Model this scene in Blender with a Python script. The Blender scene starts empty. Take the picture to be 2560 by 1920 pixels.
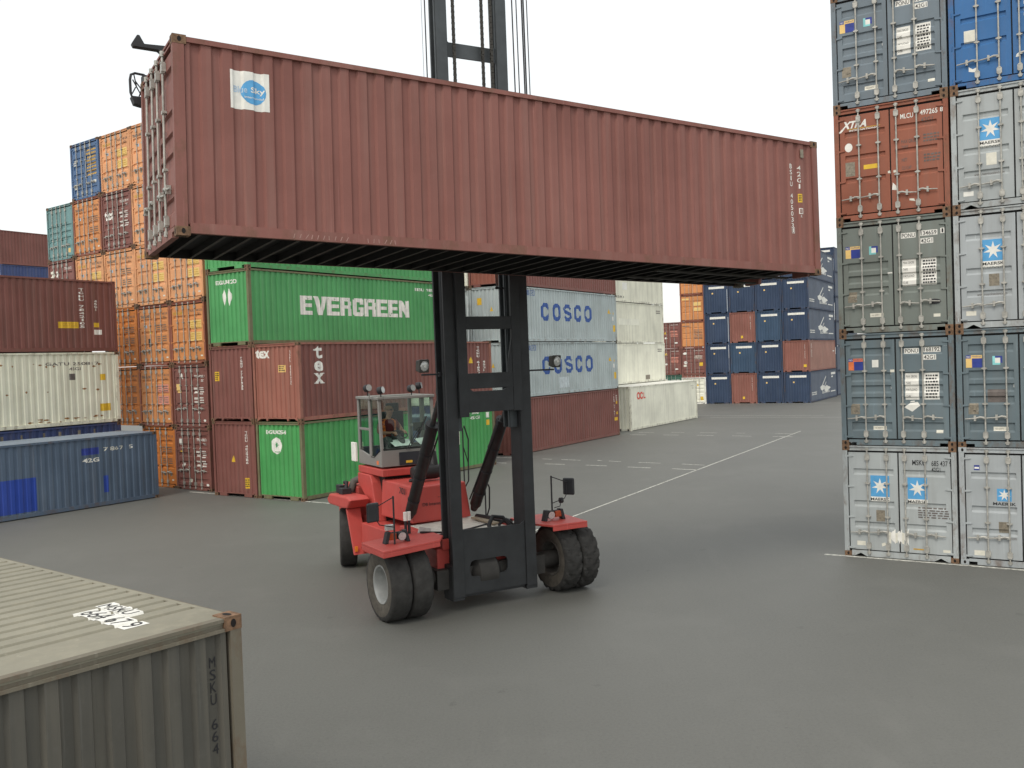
import bpy, bmesh, math, random
from mathutils import Vector, Matrix
random.seed(7)
S = bpy.context.scene
C = S.collection
R = math.radians
W = 2.438; P = W + .04; HC, ST = 2.896, 2.591

# ------------------------------------------------------------------ materials
MATS = {}
def nodes(name):
    m = bpy.data.materials.new(name); m.use_nodes = True
    nt = m.node_tree; nt.nodes.clear()
    out = nt.nodes.new('ShaderNodeOutputMaterial'); b = nt.nodes.new('ShaderNodeBsdfPrincipled')
    nt.links.new(b.outputs[0], out.inputs[0])
    return m, nt, b
def N(nt, t, **k):
    n = nt.nodes.new(t)
    for a, v in k.items():
        if a.startswith('i_'):
            key = a[2:]; key = int(key) if key.isdigit() else key.replace('_', ' ')
            n.inputs[key].default_value = v
        else: setattr(n, a, v)
    return n
def ramp(nt, src, p0, p1, c0=(0, 0, 0, 1), c1=(1, 1, 1, 1)):
    r = nt.nodes.new('ShaderNodeValToRGB'); e = r.color_ramp.elements
    e[0].position, e[1].position = p0, p1; e[0].color, e[1].color = c0, c1
    nt.links.new(src, r.inputs[0]); return r.outputs[0]
def mix(nt, fac, a, b, mode='MIX'):
    m = nt.nodes.new('ShaderNodeMix'); m.data_type = 'RGBA'; m.blend_type = mode
    L = nt.links
    for i, v in ((0, fac), (6, a), (7, b)):
        if hasattr(v, 'links'): L.new(v, m.inputs[i])
        else: m.inputs[i].default_value = v if i == 0 else (*v[:3], 1)
    return m.outputs[2]
def mul(nt, a, f):
    m = nt.nodes.new('ShaderNodeMath'); m.operation = 'MULTIPLY'
    nt.links.new(a, m.inputs[0])
    if hasattr(f, 'links'): nt.links.new(f, m.inputs[1])
    else: m.inputs[1].default_value = f
    return m.outputs[0]
def coords(nt, scale=(1, 1, 1)):
    tc = nt.nodes.new('ShaderNodeTexCoord'); oi = nt.nodes.new('ShaderNodeObjectInfo')
    mu = nt.nodes.new('ShaderNodeVectorMath'); mu.operation = 'MULTIPLY'; mu.inputs[1].default_value = scale
    nt.links.new(tc.outputs['Object'], mu.inputs[0])
    ad = nt.nodes.new('ShaderNodeVectorMath'); ad.operation = 'ADD'
    sc = nt.nodes.new('ShaderNodeMath'); sc.operation = 'MULTIPLY'; sc.inputs[1].default_value = 60
    nt.links.new(oi.outputs['Random'], sc.inputs[0])
    nt.links.new(mu.outputs[0], ad.inputs[0]); nt.links.new(sc.outputs[0], ad.inputs[1])
    return ad.outputs[0]
def noise(nt, vec, scale, detail=4, rough=.55):
    n = N(nt, 'ShaderNodeTexNoise', i_Scale=scale, i_Detail=detail, i_Roughness=rough)
    nt.links.new(vec, n.inputs['Vector']); return n.outputs['Fac']
def paint(name, col, rust=.3, dirt=.35, rough=.55, dirtcol=(.16, .14, .115), rustcol=(.16, .065, .03), dent=.25):
    """sprayed steel: faded patches, vertical run-off streaks, rust spots, small dents"""
    if name in MATS: return MATS[name]
    m, nt, b = nodes(name); L = nt.links
    v = coords(nt); vs = coords(nt, (3.2, 3.2, .16))
    n1 = noise(nt, v, .7, 5); n2 = noise(nt, vs, 1.6, 5, .6); n3 = noise(nt, v, 4.5, 9, .72); n4 = noise(nt, v, 14, 5, .65)
    c = mix(nt, ramp(nt, n1, .3, .72), [x * .86 for x in col], [min(.95, x * 1.1 + .008) for x in col])
    c = mix(nt, mul(nt, ramp(nt, n2, .48, .78), dirt), c, dirtcol)
    c = mix(nt, mul(nt, ramp(nt, n4, .55, .75), dirt * .35), c, [min(.9, x * 1.25 + .05) for x in col])
    vq = coords(nt, (16, 16, .45)); n5 = noise(nt, vq, 1.1, 4, .6)
    c = mix(nt, mul(nt, ramp(nt, n5, .63, .74), .30), c, [min(.85, x * 1.5 + .07) for x in col])
    lo = .80 - .17 * rust
    rf = ramp(nt, n3, lo, lo + .07)
    c = mix(nt, mul(nt, rf, min(1, .4 + rust)), c, rustcol)
    L.new(c, b.inputs['Base Color'])
    rr = nt.nodes.new('ShaderNodeMapRange'); rr.inputs[3].default_value = rough - .1; rr.inputs[4].default_value = rough + .2
    L.new(n4, rr.inputs[0]); L.new(rr.outputs[0], b.inputs['Roughness'])
    b.inputs['Specular IOR Level'].default_value = .35
    bp = N(nt, 'ShaderNodeBump', i_Strength=dent, i_Distance=.03); L.new(noise(nt, v, 1.7, 3), bp.inputs['Height'])
    L.new(bp.outputs[0], b.inputs['Normal'])
    MATS[name] = m; return m
def plain(name, col, rough=.6, metal=0, var=.25, scale=6, bump=0, spec=.4):
    if name in MATS: return MATS[name]
    m, nt, b = nodes(name); L = nt.links
    v = coords(nt); n = noise(nt, v, scale, 6, .62)
    L.new(mix(nt, ramp(nt, n, .3, .72), [x * (1 - var) for x in col], [min(.97, x * (1 + var)) for x in col]), b.inputs['Base Color'])
    b.inputs['Roughness'].default_value = rough; b.inputs['Metallic'].default_value = metal
    b.inputs['Specular IOR Level'].default_value = spec
    if bump:
        bp = N(nt, 'ShaderNodeBump', i_Strength=bump, i_Distance=.01); L.new(noise(nt, v, scale * 5, 4), bp.inputs['Height'])
        L.new(bp.outputs[0], b.inputs['Normal'])
    MATS[name] = m; return m
galv = plain('galvanised steel', (.42, .41, .37), .5, .25, .3, 9)
seal = plain('black rubber seal', (.02, .02, .02), .8)
dark = plain('shadowed underside steel', (.022, .021, .02), .85)  # near-black: the underside's shade is put into the colour
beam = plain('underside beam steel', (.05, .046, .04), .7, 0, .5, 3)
hole_paint = plain('painted casting opening', (.012, .01, .009), .9)  # black ovals laid on the castings paint the dark of their openings
cast_rust = plain('rusty casting', (.17, .10, .058), .8, 0, .55, 14, .5)
cast_dull = plain('dull casting', (.14, .125, .10), .75, 0, .5, 12, .4)
white = plain('white paint', (.80, .79, .73), .6, 0, .12, 5)
def flaky(name, col, thr):
    m = plain(name, col, .65, 0, .15, 4); nt = m.node_tree; b = nt.nodes['Principled BSDF']; v = coords(nt)
    nt.links.new(ramp(nt, noise(nt, v, 5, 9, .75), thr, thr + .05, (1, 1, 1, 1), (0, 0, 0, 1)), b.inputs['Alpha']); return m
wornw = flaky('worn white lettering', (.78, .77, .71), .60)
cream = plain('cream sticker', (.72, .70, .60), .6, 0, .12, 9)
black = plain('black paint', (.025, .025, .028), .6, 0, .2)
yellow = plain('yellow sticker', (.75, .48, .04), .55, 0, .12)
paleyel = plain('pale yellow sticker', (.80, .55, .20), .55, 0, .1)
navy = plain('navy sticker', (.03, .05, .27), .5)
skyblue = plain('sky blue sticker', (.10, .36, .66), .5, 0, .12)
lblue = flaky('faded blue lettering', (.045, .105, .33), .60)
red = plain('red lettering', (.72, .09, .06), .6, 0, .15)
orangest = plain('orange sticker', (.8, .2, .07), .5)
plate = plain('data plate', (.24, .21, .16), .5, .1, .35, 22)
cyan = plain('turquoise sticker', (.25, .62, .62), .5)
ghost = plain('grey faded lettering', (.14, .12, .11), .7, 0, .3)
pink = plain('salmon sticker', (.75, .30, .22), .6)
gold = plain('gold stripe', (.6, .36, .05), .5)
greenl = plain('green emblem', (.06, .28, .10), .6)

# ------------------------------------------------------------------ mesh helper
class MB:
    def __init__(s): s.v = []; s.f = []; s.m = []
    def poly(s, pts, mi=0):
        i = len(s.v); s.v += [tuple(p) for p in pts]; s.f.append(tuple(range(i, i + len(pts)))); s.m.append(mi)
    def box(s, x0, x1, y0, y1, z0, z1, mi=0):
        p = [(x, y, z) for z in (z0, z1) for y in (y0, y1) for x in (x0, x1)]
        s.hexa(p, mi)
    def hexa(s, p, mi=0):      # 8 points, index = x + 2y + 4z
        i = len(s.v); s.v += [tuple(q) for q in p]
        for f in ((0, 2, 3, 1), (4, 5, 7, 6), (0, 1, 5, 4), (2, 6, 7, 3), (0, 4, 6, 2), (1, 3, 7, 5)):
            s.f.append(tuple(i + k for k in f)); s.m.append(mi)
    def prism(s, pts, a, b, axis='x', mi=0):      # 2d outline extruded along an axis
        def mk(q, t): return {'x': (t, q[0], q[1]), 'y': (q[0], t, q[1]), 'z': (q[0], q[1], t)}[axis]
        n = len(pts); i = len(s.v)
        s.v += [mk(q, a) for q in pts] + [mk(q, b) for q in pts]
        s.f.append(tuple(range(i, i + n))); s.m.append(mi)
        s.f.append(tuple(reversed(range(i + n, i + 2 * n)))); s.m.append(mi)
        for k in range(n):
            l = (k + 1) % n; s.f.append((i + k, i + n + k, i + n + l, i + l)); s.m.append(mi)
    def tube(s, pts, r, n=8, mi=0, cap=True):
        pts = [Vector(p) for p in pts]; rs = r if isinstance(r, (list, tuple)) else [r] * len(pts)
        up = None; base = len(s.v)
        for k, p in enumerate(pts):
            d = (pts[min(k + 1, len(pts) - 1)] - pts[max(k - 1, 0)]).normalized()
            if up is None:
                up = d.orthogonal().normalized()
            up = (up - d * up.dot(d)).normalized(); q = d.cross(up)
            for j in range(n):
                a = 2 * math.pi * j / n; s.v.append(tuple(p + (up * math.cos(a) + q * math.sin(a)) * rs[k]))
        for k in range(len(pts) - 1):
            for j in range(n):
                l = (j + 1) % n; a = base + k * n
                s.f.append((a + j, a + l, a + n + l, a + n + j)); s.m.append(mi)
        if cap:
            s.f.append(tuple(reversed(range(base, base + n)))); s.m.append(mi)
            e = base + (len(pts) - 1) * n; s.f.append(tuple(range(e, e + n))); s.m.append(mi)
    def lathe(s, prof, n=48, axis='x', c=(0, 0, 0), mi=0, rad=None):      # prof: (along, radius)
        base = len(s.v); k = len(prof)
        for j in range(n):
            a = 2 * math.pi * j / n
            for (t, r) in prof:
                rr = r + (rad(t, a, r) if rad else 0)
                u, w = rr * math.cos(a), rr * math.sin(a)
                q = {'x': (t, u, w), 'y': (u, t, w), 'z': (u, w, t)}[axis]
                s.v.append((c[0] + q[0], c[1] + q[1], c[2] + q[2]))
        for j in range(n):
            l = (j + 1) % n
            for i in range(k - 1):
                s.f.append((base + j * k + i, base + l * k + i, base + l * k + i + 1, base + j * k + i + 1)); s.m.append(mi)
    def mesh(s, name, mats, smooth=False):
        me = bpy.data.meshes.new(name); me.from_pydata(s.v, [], s.f)
        for m in (mats if isinstance(mats, (list, tuple)) else [mats]): me.materials.append(m)
        me.polygons.foreach_set('material_index', s.m)
        bm = bmesh.new(); bm.from_mesh(me); bmesh.ops.recalc_face_normals(bm, faces=bm.faces); bm.to_mesh(me); bm.free()
        if smooth:
            me.polygons.foreach_set('use_smooth', [True] * len(me.polygons))
            me.set_sharp_from_angle(angle=R(38))
        me.update(); return me
    def build(s, name, mats, parent=None, smooth=False, bevel=0):
        o = link(name, s.mesh(name, mats, smooth), parent)
        if bevel:
            bv = o.modifiers.new('edge', 'BEVEL'); bv.width = bevel; bv.segments = 2; bv.limit_method = 'ANGLE'; bv.angle_limit = R(35)
        return o
def link(name, me, parent=None):
    o = bpy.data.objects.new(name, me); C.objects.link(o)
    if parent: o.parent = parent
    return o
def tag(o, label=None, cat=None, group=None, kind=None):
    for k, v in (('label', label), ('category', cat), ('group', group), ('kind', kind)):
        if v: o[k] = v
    return o
def empty(name, mat, label, cat, group=None):
    o = bpy.data.objects.new(name, None); C.objects.link(o); o.matrix_world = mat; o.empty_display_size = .3
    return tag(o, label, cat, group)

# ------------------------------------------------------------------ corrugation
def corr(a, b, p, outer, slope, depth):
    """list of (s, depth below crest) from a to b"""
    n = max(1, round((b - a) / p)); q = (b - a) / n; k = q / p; pts = [(a, 0)]
    o, sl = outer * k, slope * k; inn = q - o - 2 * sl
    for i in range(n):
        s = a + i * q
        pts += [(s + o / 2, 0), (s + o / 2 + sl, depth), (s + o / 2 + sl + inn, depth), (s + q - o / 2, 0)]
    pts.append((b, 0)); return pts
def offat(pts, s):
    for (a, x), (b, y) in zip(pts, pts[1:]):
        if a <= s <= b: return x if b - a < 1e-9 else x + (y - x) * (s - a) / (b - a)
    return pts[0][1] if s < pts[0][0] else pts[-1][1]
PROF = {}
def prof(kind, L):
    k = (kind, round(L, 3))
    if k not in PROF:
        a, b = .16, L - .16
        PROF[k] = {'std': lambda: corr(a, b, .278, .125, .032, .038), 'fine': lambda: corr(a, b, .11, .07, .008, .008),
                   'mid': lambda: corr(a, b, .21, .10, .02, .026)}[kind]()
    return PROF[k]
EPROF = corr(.14, W - .14, .242, .10, .028, .042)
EPLAIN = corr(.14, W - .14, .12, .08, .01, .01)
CACHE = {}
def cached(key, fn):
    if key not in CACHE: CACHE[key] = fn()
    return CACHE[key]
def me_side(L, H, kind):
    def f():
        mb = MB(); z0, z1 = .15, H - .05
        ps = prof(kind, L)
        for (a, x), (b, y) in zip(ps, ps[1:]):
            if b - a > 1e-6: mb.poly([(-.032 - x, a, z0), (-.032 - y, b, z0), (-.032 - y, b, z1), (-.032 - x, a, z1)])
        return mb.mesh('side_panel', [])
    return cached(('side', L, H, kind), f)
def me_end(H, kind):
    def f():
        mb = MB(); ps = EPROF if kind == 'std' else EPLAIN
        for (a, x), (b, y) in zip(ps, ps[1:]):
            if b - a > 1e-6: mb.poly([(a - W, .03 + x, .12), (b - W, .03 + y, .12), (b - W, .03 + y, H - .10), (a - W, .03 + x, H - .10)])
        return mb.mesh('end_panel', [])
    return cached(('end', H, kind), f)
RPROF = {}
def me_roof(L, H, kind):
    def f():
        mb = MB(); z = H - .012
        if kind == 'flat':
            mb.box(-W + .05, -.05, .08, L - .08, z - .03, z); return mb.mesh('roof', [])
        ps = corr(.49, L - .49, .218, .138, .012, .024); RPROF[L] = ps
        xa, xb, xc, xd = -W + .03, -W + .075, -.075, -.03
        mb.poly([(xa, .03, z), (xd, .03, z), (xd, .49, z), (xa, .49, z)])
        mb.poly([(xa, L - .49, z), (xd, L - .49, z), (xd, L - .03, z), (xa, L - .03, z)])
        mb.poly([(xa, .49, z), (xb, .49, z), (xb, L - .49, z), (xa, L - .49, z)])
        mb.poly([(xc, .49, z), (xd, .49, z), (xd, L - .49, z), (xc, L - .49, z)])
        for (a, u), (b, w) in zip(ps, ps[1:]):
            if b - a < 1e-6: continue
            mb.poly([(xb, a, z - u), (xc, a, z - u), (xc, b, z - w), (xb, b, z - w)])
            for x in (xb, xc):
                if u or w: mb.poly([(x, a, z), (x, b, z), (x, b, z - w), (x, a, z - u)])
        mb.box(xa, xd, .03, .06, z - .05, z); mb.box(xa, xd, L - .06, L - .03, z - .05, z)
        return mb.mesh('roof', [])
    return cached(('roof', L, H, kind), f)
def me_floor(L, H, kind):
    def f():
        mb = MB()
        if kind == 'beams':
            mb.box(-W + .05, -.05, .05, L - .05, .155, .17, 0)
            n = int((L - .5) / .335)
            for i in range(n):
                y = .3 + i * .335
                mb.box(-W + .06, -.06, y, y + .045, .036, .042, 1); mb.box(-W + .06, -.06, y + .036, y + .045, .042, .155, 0)
            for x in (-1.72, -.76): mb.box(x - .05, x + .05, L - 3.6, L - .2, .004, .036, 1)
            mb.box(-1.67, -.81, L - 3.6, L - .2, .10, .11, 0)
            mb.box(-W + .084, -W + .09, .2, L - .2, .03, .155, 0); mb.box(-.09, -.084, .2, L - .2, .03, .155, 0)  # added dark strips cover the rails' inner faces, painting in underside shade
        else:
            mb.box(-W + .05, -.05, .07, L - .07, .12, .15, 0)
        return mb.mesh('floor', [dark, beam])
    return cached(('floor', L, H, kind), f)
CX, CY, CZ = .162, .178, .118
def me_cast():
    def f():
        bm = bmesh.new(); bmesh.ops.create_cube(bm, size=1)
        for v in bm.verts: v.co = Vector(((v.co.x - .5) * CX, (v.co.y + .5) * CY, (v.co.z + .5) * CZ))
        def oval(fn, a, b_):
            f = bm.faces.new([bm.verts.new(fn(a * math.cos(t), b_ * math.sin(t))) for t in [2 * math.pi * k / 14 for k in range(14)]]); f.material_index = 1
        oval(lambda u, w: (.0015, CY / 2 + u, -CZ / 2 + CZ + w), .026, .036)
        oval(lambda u, w: (-CX / 2 + u, -.0015, CZ / 2 + w), .026, .036)
        oval(lambda u, w: (-CX / 2 + w, CY / 2 + u, -.0015), .052, .030)
        me = bpy.data.meshes.new('corner_casting'); bm.to_mesh(me); bm.free(); me.materials.append(cast_rust); me.materials.append(hole_paint)
        return me
    return cached('cast', f)
def add_casts(root, L, H, which, mat):
    """corner castings that show; scale -1 mirrors the shared mesh"""
    base = me_cast(); key = ('cast', mat.name)
    if key not in CACHE:
        m2 = base.copy(); m2.materials[0] = mat; CACHE[key] = m2
    for (x, y, z) in which:
        o = link('corner_casting', CACHE[key], root)
        o.location = (0 if x else -W, L if y else 0, H if z else 0)
        o.scale = (1 if x else -1, -1 if y else 1, -1 if z else 1)
def me_frame(L, H, end, far, mat):
    def f():
        mb = MB(); e = .004
        for x0, x1 in ((-W + e, -W + .11), (-.11, -e)):
            for y0, y1 in ((e, .15), (L - .15, L - e)):
                mb.box(x0, x1, y0, y1, CZ, H - CZ)
        for x0, x1 in ((-W + e, -W + .082), (-.082, -e)):
            mb.box(x0, x1, CY, L - CY, .035, .17); mb.box(x0 + .002, x1 - .002, CY, L - CY, H - .085, H - .018)
        for a, b, yy in ((e, .09, 0), (L - .09, L - e, 1)):
            o = 1 if yy == 0 else -1; f = a if yy == 0 else b; bk_ = b if yy == 0 else a
            mb.box(-W + CX, -CX, min(f, bk_), max(f, bk_), H - .118, H - .092)
            mb.box(-W + CX, -CX, min(f + o * .03, bk_), max(f + o * .03, bk_), H - .092, H - .04)
            mb.box(-W + CX, -CX, min(f + o * .006, bk_), max(f + o * .006, bk_), H - .04, H - .010)
            k = end if yy == 0 else 'goose'
            if k == 'door':
                mb.box(-W + .33, -.33, a, b, .012, .135); mb.box(-W + CX, -W + .33, a, b, .075, .135); mb.box(-.33, -CX, a, b, .075, .135)
            elif k == 'notch':
                mb.prism([(-W + CX, .012), (-W + .22, .012), (-W + .36, .085), (-W + .50, .012), (-.5, .012), (-.36, .085), (-.22, .012), (-CX, .012), (-CX, .14), (-W + CX, .14)], a, b, 'y')
            elif k == 'goose':
                mb.box(-W + CX, -CX, a, b, .12, .155)
                mb.box(-W + .30, -W / 2 - .5, a, b, .012, .12); mb.box(-W / 2 + .5, -.30, a, b, .012, .12)
            elif k == 'open':
                mb.box(-W + CX, -CX, a, b, .11, .16)
                for x in (-W / 2 - .55, -W / 2 + .55): mb.prism([(x - .06, .11), (x + .06, .11), (x + .02, .02), (x - .02, .02)], a, b, 'y')
                mb.prism([(-W + CX, .02), (-W + CX + .16, .11), (-W + CX, .11)], a, b, 'y'); mb.prism([(-CX, .02), (-CX, .11), (-CX - .16, .11)], a, b, 'y')
            else:
                mb.box(-W + CX, -CX, a, b, .012, .14)
        if far:
            for x in (0, 1):
                for y in (0, 1):
                    for z in (0, 1):
                        mb.box(-CX if x else -W, 0 if x else -W + CX, L - CY if y else 0, L if y else CY, H - CZ if z else 0, H if z else CZ)
        else:
            mb.box(-W, -W + CX, L - CY, L, 0, CZ, 1); mb.box(-W, -W + CX, L - CY, L, H - CZ, H, 1)
        return mb.mesh('frame', [mat, cast_dull])
    return cached(('frame', L, H, end, far, mat.name), f)

BANDS = {'five': [(2.06, 2.25), (1.47, 1.68), (1.20, 1.39), (.93, 1.12), (.33, .54)], 'three': [(1.42, 1.63), (1.14, 1.33), (.86, 1.05)],
         'four': [(1.92, 2.06), (1.40, 1.52), (.88, 1.0), (2.0, 2.0)], 'ribs': [(1.86, 2.0), (1.33, 1.47), (.80, .94)],
         'mask': [(1.90, 2.05), (1.16, 1.31), (.67, .82)], 'many': [(2.1, 2.26), (1.72, 1.9), (1.36, 1.54), (1.0, 1.18), (.3, .48)]}
DEP = .036
def band_profile(H, bands):
    ps = [(.15, 0)]
    for a, b in sorted(bands):
        if b - a < .01: continue
        s = min(.045, (b - a) * .3); ps += [(a, 0), (a + s, DEP), (b - s * .45, DEP), (b, 0)]
    return ps + [(H, 0)]
def me_door(H, side, bk, withbars, mat):
    def f():
        mb = MB(); x0, x1 = (-W + .13, -W / 2 - .014) if side == 0 else (-W / 2 + .014, -.13)
        z0, z1 = .165, H - .165; xm0, xm1 = x0 + .11, x1 - .09
        if side == 1: xm0, xm1 = x0 + .09, x1 - .11
        y = .03; ps = [(s, o) for s, o in band_profile(H, BANDS[bk]) if z0 < s < z1]
        ps = [(z0, 0)] + ps + [(z1, 0)]
        mb.poly([(x0, y, z0), (xm0, y, z0), (xm0, y, z1), (x0, y, z1)]); mb.poly([(xm1, y, z0), (x1, y, z0), (x1, y, z1), (xm1, y, z1)])
        for (a, u), (b, w) in zip(ps, ps[1:]):
            mb.poly([(xm0, y + u, a), (xm1, y + u, a), (xm1, y + w, b), (xm0, y + w, b)])
            for x in (xm0, xm1):
                if u or w: mb.poly([(x, y, a), (x, y + u, a), (x, y + w, b), (x, y, b)])
        for a, b in ((x0, x0 + .002), (x1 - .002, x1)): mb.box(a, b, y, y + .05, z0, z1)
        mb.box(x0, x1, y + .002, y + .05, z0 - .002, z0); mb.box(x0, x1, y + .002, y + .05, z1, z1 + .002)
        if withbars:
            for x in BARX[2 * side:2 * side + 2]: mb.tube([(x, -.005, .1), (x, -.005, H - .08)], .02, 6, 1)
        return mb.mesh('door', [mat, galv])
    return cached(('door', H, side, bk, withbars, mat.name), f)
BARX = [-W + .55, -W + .97, -W + 1.36, -W + 1.79]
def me_bar(H):
    def f():
        mb = MB(); y = -.006
        mb.tube([(0, y, .075), (0, y, H - .06)], .0175, 10)
        for z, s in ((.27, 1), (H - .27, -1)):
            mb.box(-.05, .05, -.028, .028, z - .055, z + .055); mb.box(-.035, .035, -.034, .02, z + .055, z + .075); mb.box(-.035, .035, -.034, .02, z - .075, z - .055)
        for z in (.1, H - .085):
            mb.tube([(0, y, z - .035), (0, y, z + .035)], .034, 8); mb.box(-.045, .045, y - .012, .01, z - .008, z + .02)
        for z in (.95, 1.72): mb.box(-.055, .055, -.03, .028, z - .013, z + .013); mb.box(-.03, .03, -.032, .01, z - .024, z + .024)
        return mb.mesh('locking_bar', galv, True)
    return cached(('bar', H), f)
def me_handle(s):
    def f():
        mb = MB(); y = -.03
        mb.tube([(s * .02, y, .012), (s * .10, y - .006, .02), (s * .20, y, -.005), (s * .40, y + .01, -.02)], [.02, .024, .017, .011], 7)
        mb.box(min(0, s * .05), max(0, s * .05), y - .012, .01, -.02, .03)
        mb.tube([(s * .2, y - .02, 0), (s * .2, .025, 0)], .03, 8); mb.box(s * .2 - .022, s * .2 + .022, y - .012, .025, -.06, .055)
        return mb.mesh('handle', galv, True)
    return cached(('handle', s), f)
def me_hinge(mat):
    def f():
        mb = MB(); mb.prism([(0, -.022), (.13, -.013), (.17, 0), (.13, .013), (0, .022)], .005, .03, 'y'); mb.tube([(-.012, .012, -.05), (-.012, .012, .05)], .018, 8)
        return mb.mesh('hinge', mat)
    return cached(('hinge', mat.name), f)

# ------------------------------------------------------------------ decals
TXT = {}
def text2d(s, bold=0.0):
    k = (s, bold)
    if k not in TXT:
        cu = bpy.data.curves.new('t', 'FONT'); cu.body = s; cu.size = 1; cu.offset = bold; cu.resolution_u = 3
        o = bpy.data.objects.new('t', cu); me = bpy.data.meshes.new_from_object(o)
        vs = [(v.co.x, v.co.y) for v in me.vertices]; fs = [tuple(p.vertices) for p in me.polygons]
        bpy.data.objects.remove(o); bpy.data.curves.remove(cu); bpy.data.meshes.remove(me)
        if not vs: vs = [(0, 0)]
        x0, x1 = min(v[0] for v in vs), max(v[0] for v in vs); y0, y1 = min(v[1] for v in vs), max(v[1] for v in vs)
        TXT[k] = (vs, fs, (x0, y0, max(x1 - x0, .01), max(y1 - y0, .01)))
    return TXT[k]
def stroke(pts, w, closed=False):
    n = len(pts); out = []
    def nrm(a, b):
        d = math.hypot(b[0] - a[0], b[1] - a[1]); return (-(b[1] - a[1]) / d, (b[0] - a[0]) / d)
    E = []
    for i in range(n):
        ns = []
        if closed or i > 0: ns.append(nrm(pts[i - 1], pts[i]))
        if closed or i < n - 1: ns.append(nrm(pts[i], pts[(i + 1) % n]))
        nx, ny = sum(q[0] for q in ns) / len(ns), sum(q[1] for q in ns) / len(ns); l2 = nx * nx + ny * ny
        nx, ny = nx / l2, ny / l2
        E.append(((pts[i][0] + nx * w / 2, pts[i][1] + ny * w / 2), (pts[i][0] - nx * w / 2, pts[i][1] - ny * w / 2)))
    for i in range(n if closed else n - 1):
        a, b = E[i], E[(i + 1) % n]; out.append([a[0], b[0], b[1], a[1]])
    return out
def rc(x0, y0, x1, y1): return [(x0, y0), (x1, y0), (x1, y1), (x0, y1)]
BLOCK = {
 'E': [rc(0, 0, .40, 1), rc(.40, 0, 1, .21), rc(.40, .41, .96, .60), rc(.40, .79, 1, 1)],
 'V': [[(0, 1), (.40, 1), (.54, .36), (.68, 1), (1.04, 1), (.72, 0), (.36, 0)]],
 'R': [rc(0, 0, .36, 1), rc(.36, .80, .90, 1), rc(.66, .58, 1, .80), rc(.36, .40, .94, .58), rc(.66, 0, 1, .40)],
 'G': [rc(0, .08, .36, .92), [(.08, .92), (.92, .92), (.86, 1), (.14, 1)], rc(.36, .78, 1, .92), rc(.68, .66, 1, .78), rc(.36, .08, 1, .22), [(.08, .08), (.14, 0), (.86, 0), (.92, .08)], rc(.68, .22, 1, .50), rc(.5, .36, .68, .50)],
 'N': [rc(0, 0, .34, 1), [(.34, 1), (.34, .42), (.68, 0), (.68, .58)], rc(.68, 0, 1.02, 1)]}
OCT = [(.28, 0), (.72, 0), (1, .26), (1, .74), (.72, 1), (.28, 1), (0, .74), (0, .26)]
STROKE = {'O': stroke(OCT, .30, True), 'C': stroke([(.98, .70), (.72, 1), (.28, 1), (0, .74), (0, .26), (.28, 0), (.72, 0), (.98, .30)], .30),
          'S': stroke([(.98, .74), (.72, 1), (.28, 1), (0, .80), (.06, .60), (.94, .40), (1, .20), (.72, 0), (.28, 0), (.02, .26)], .28)}
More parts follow.
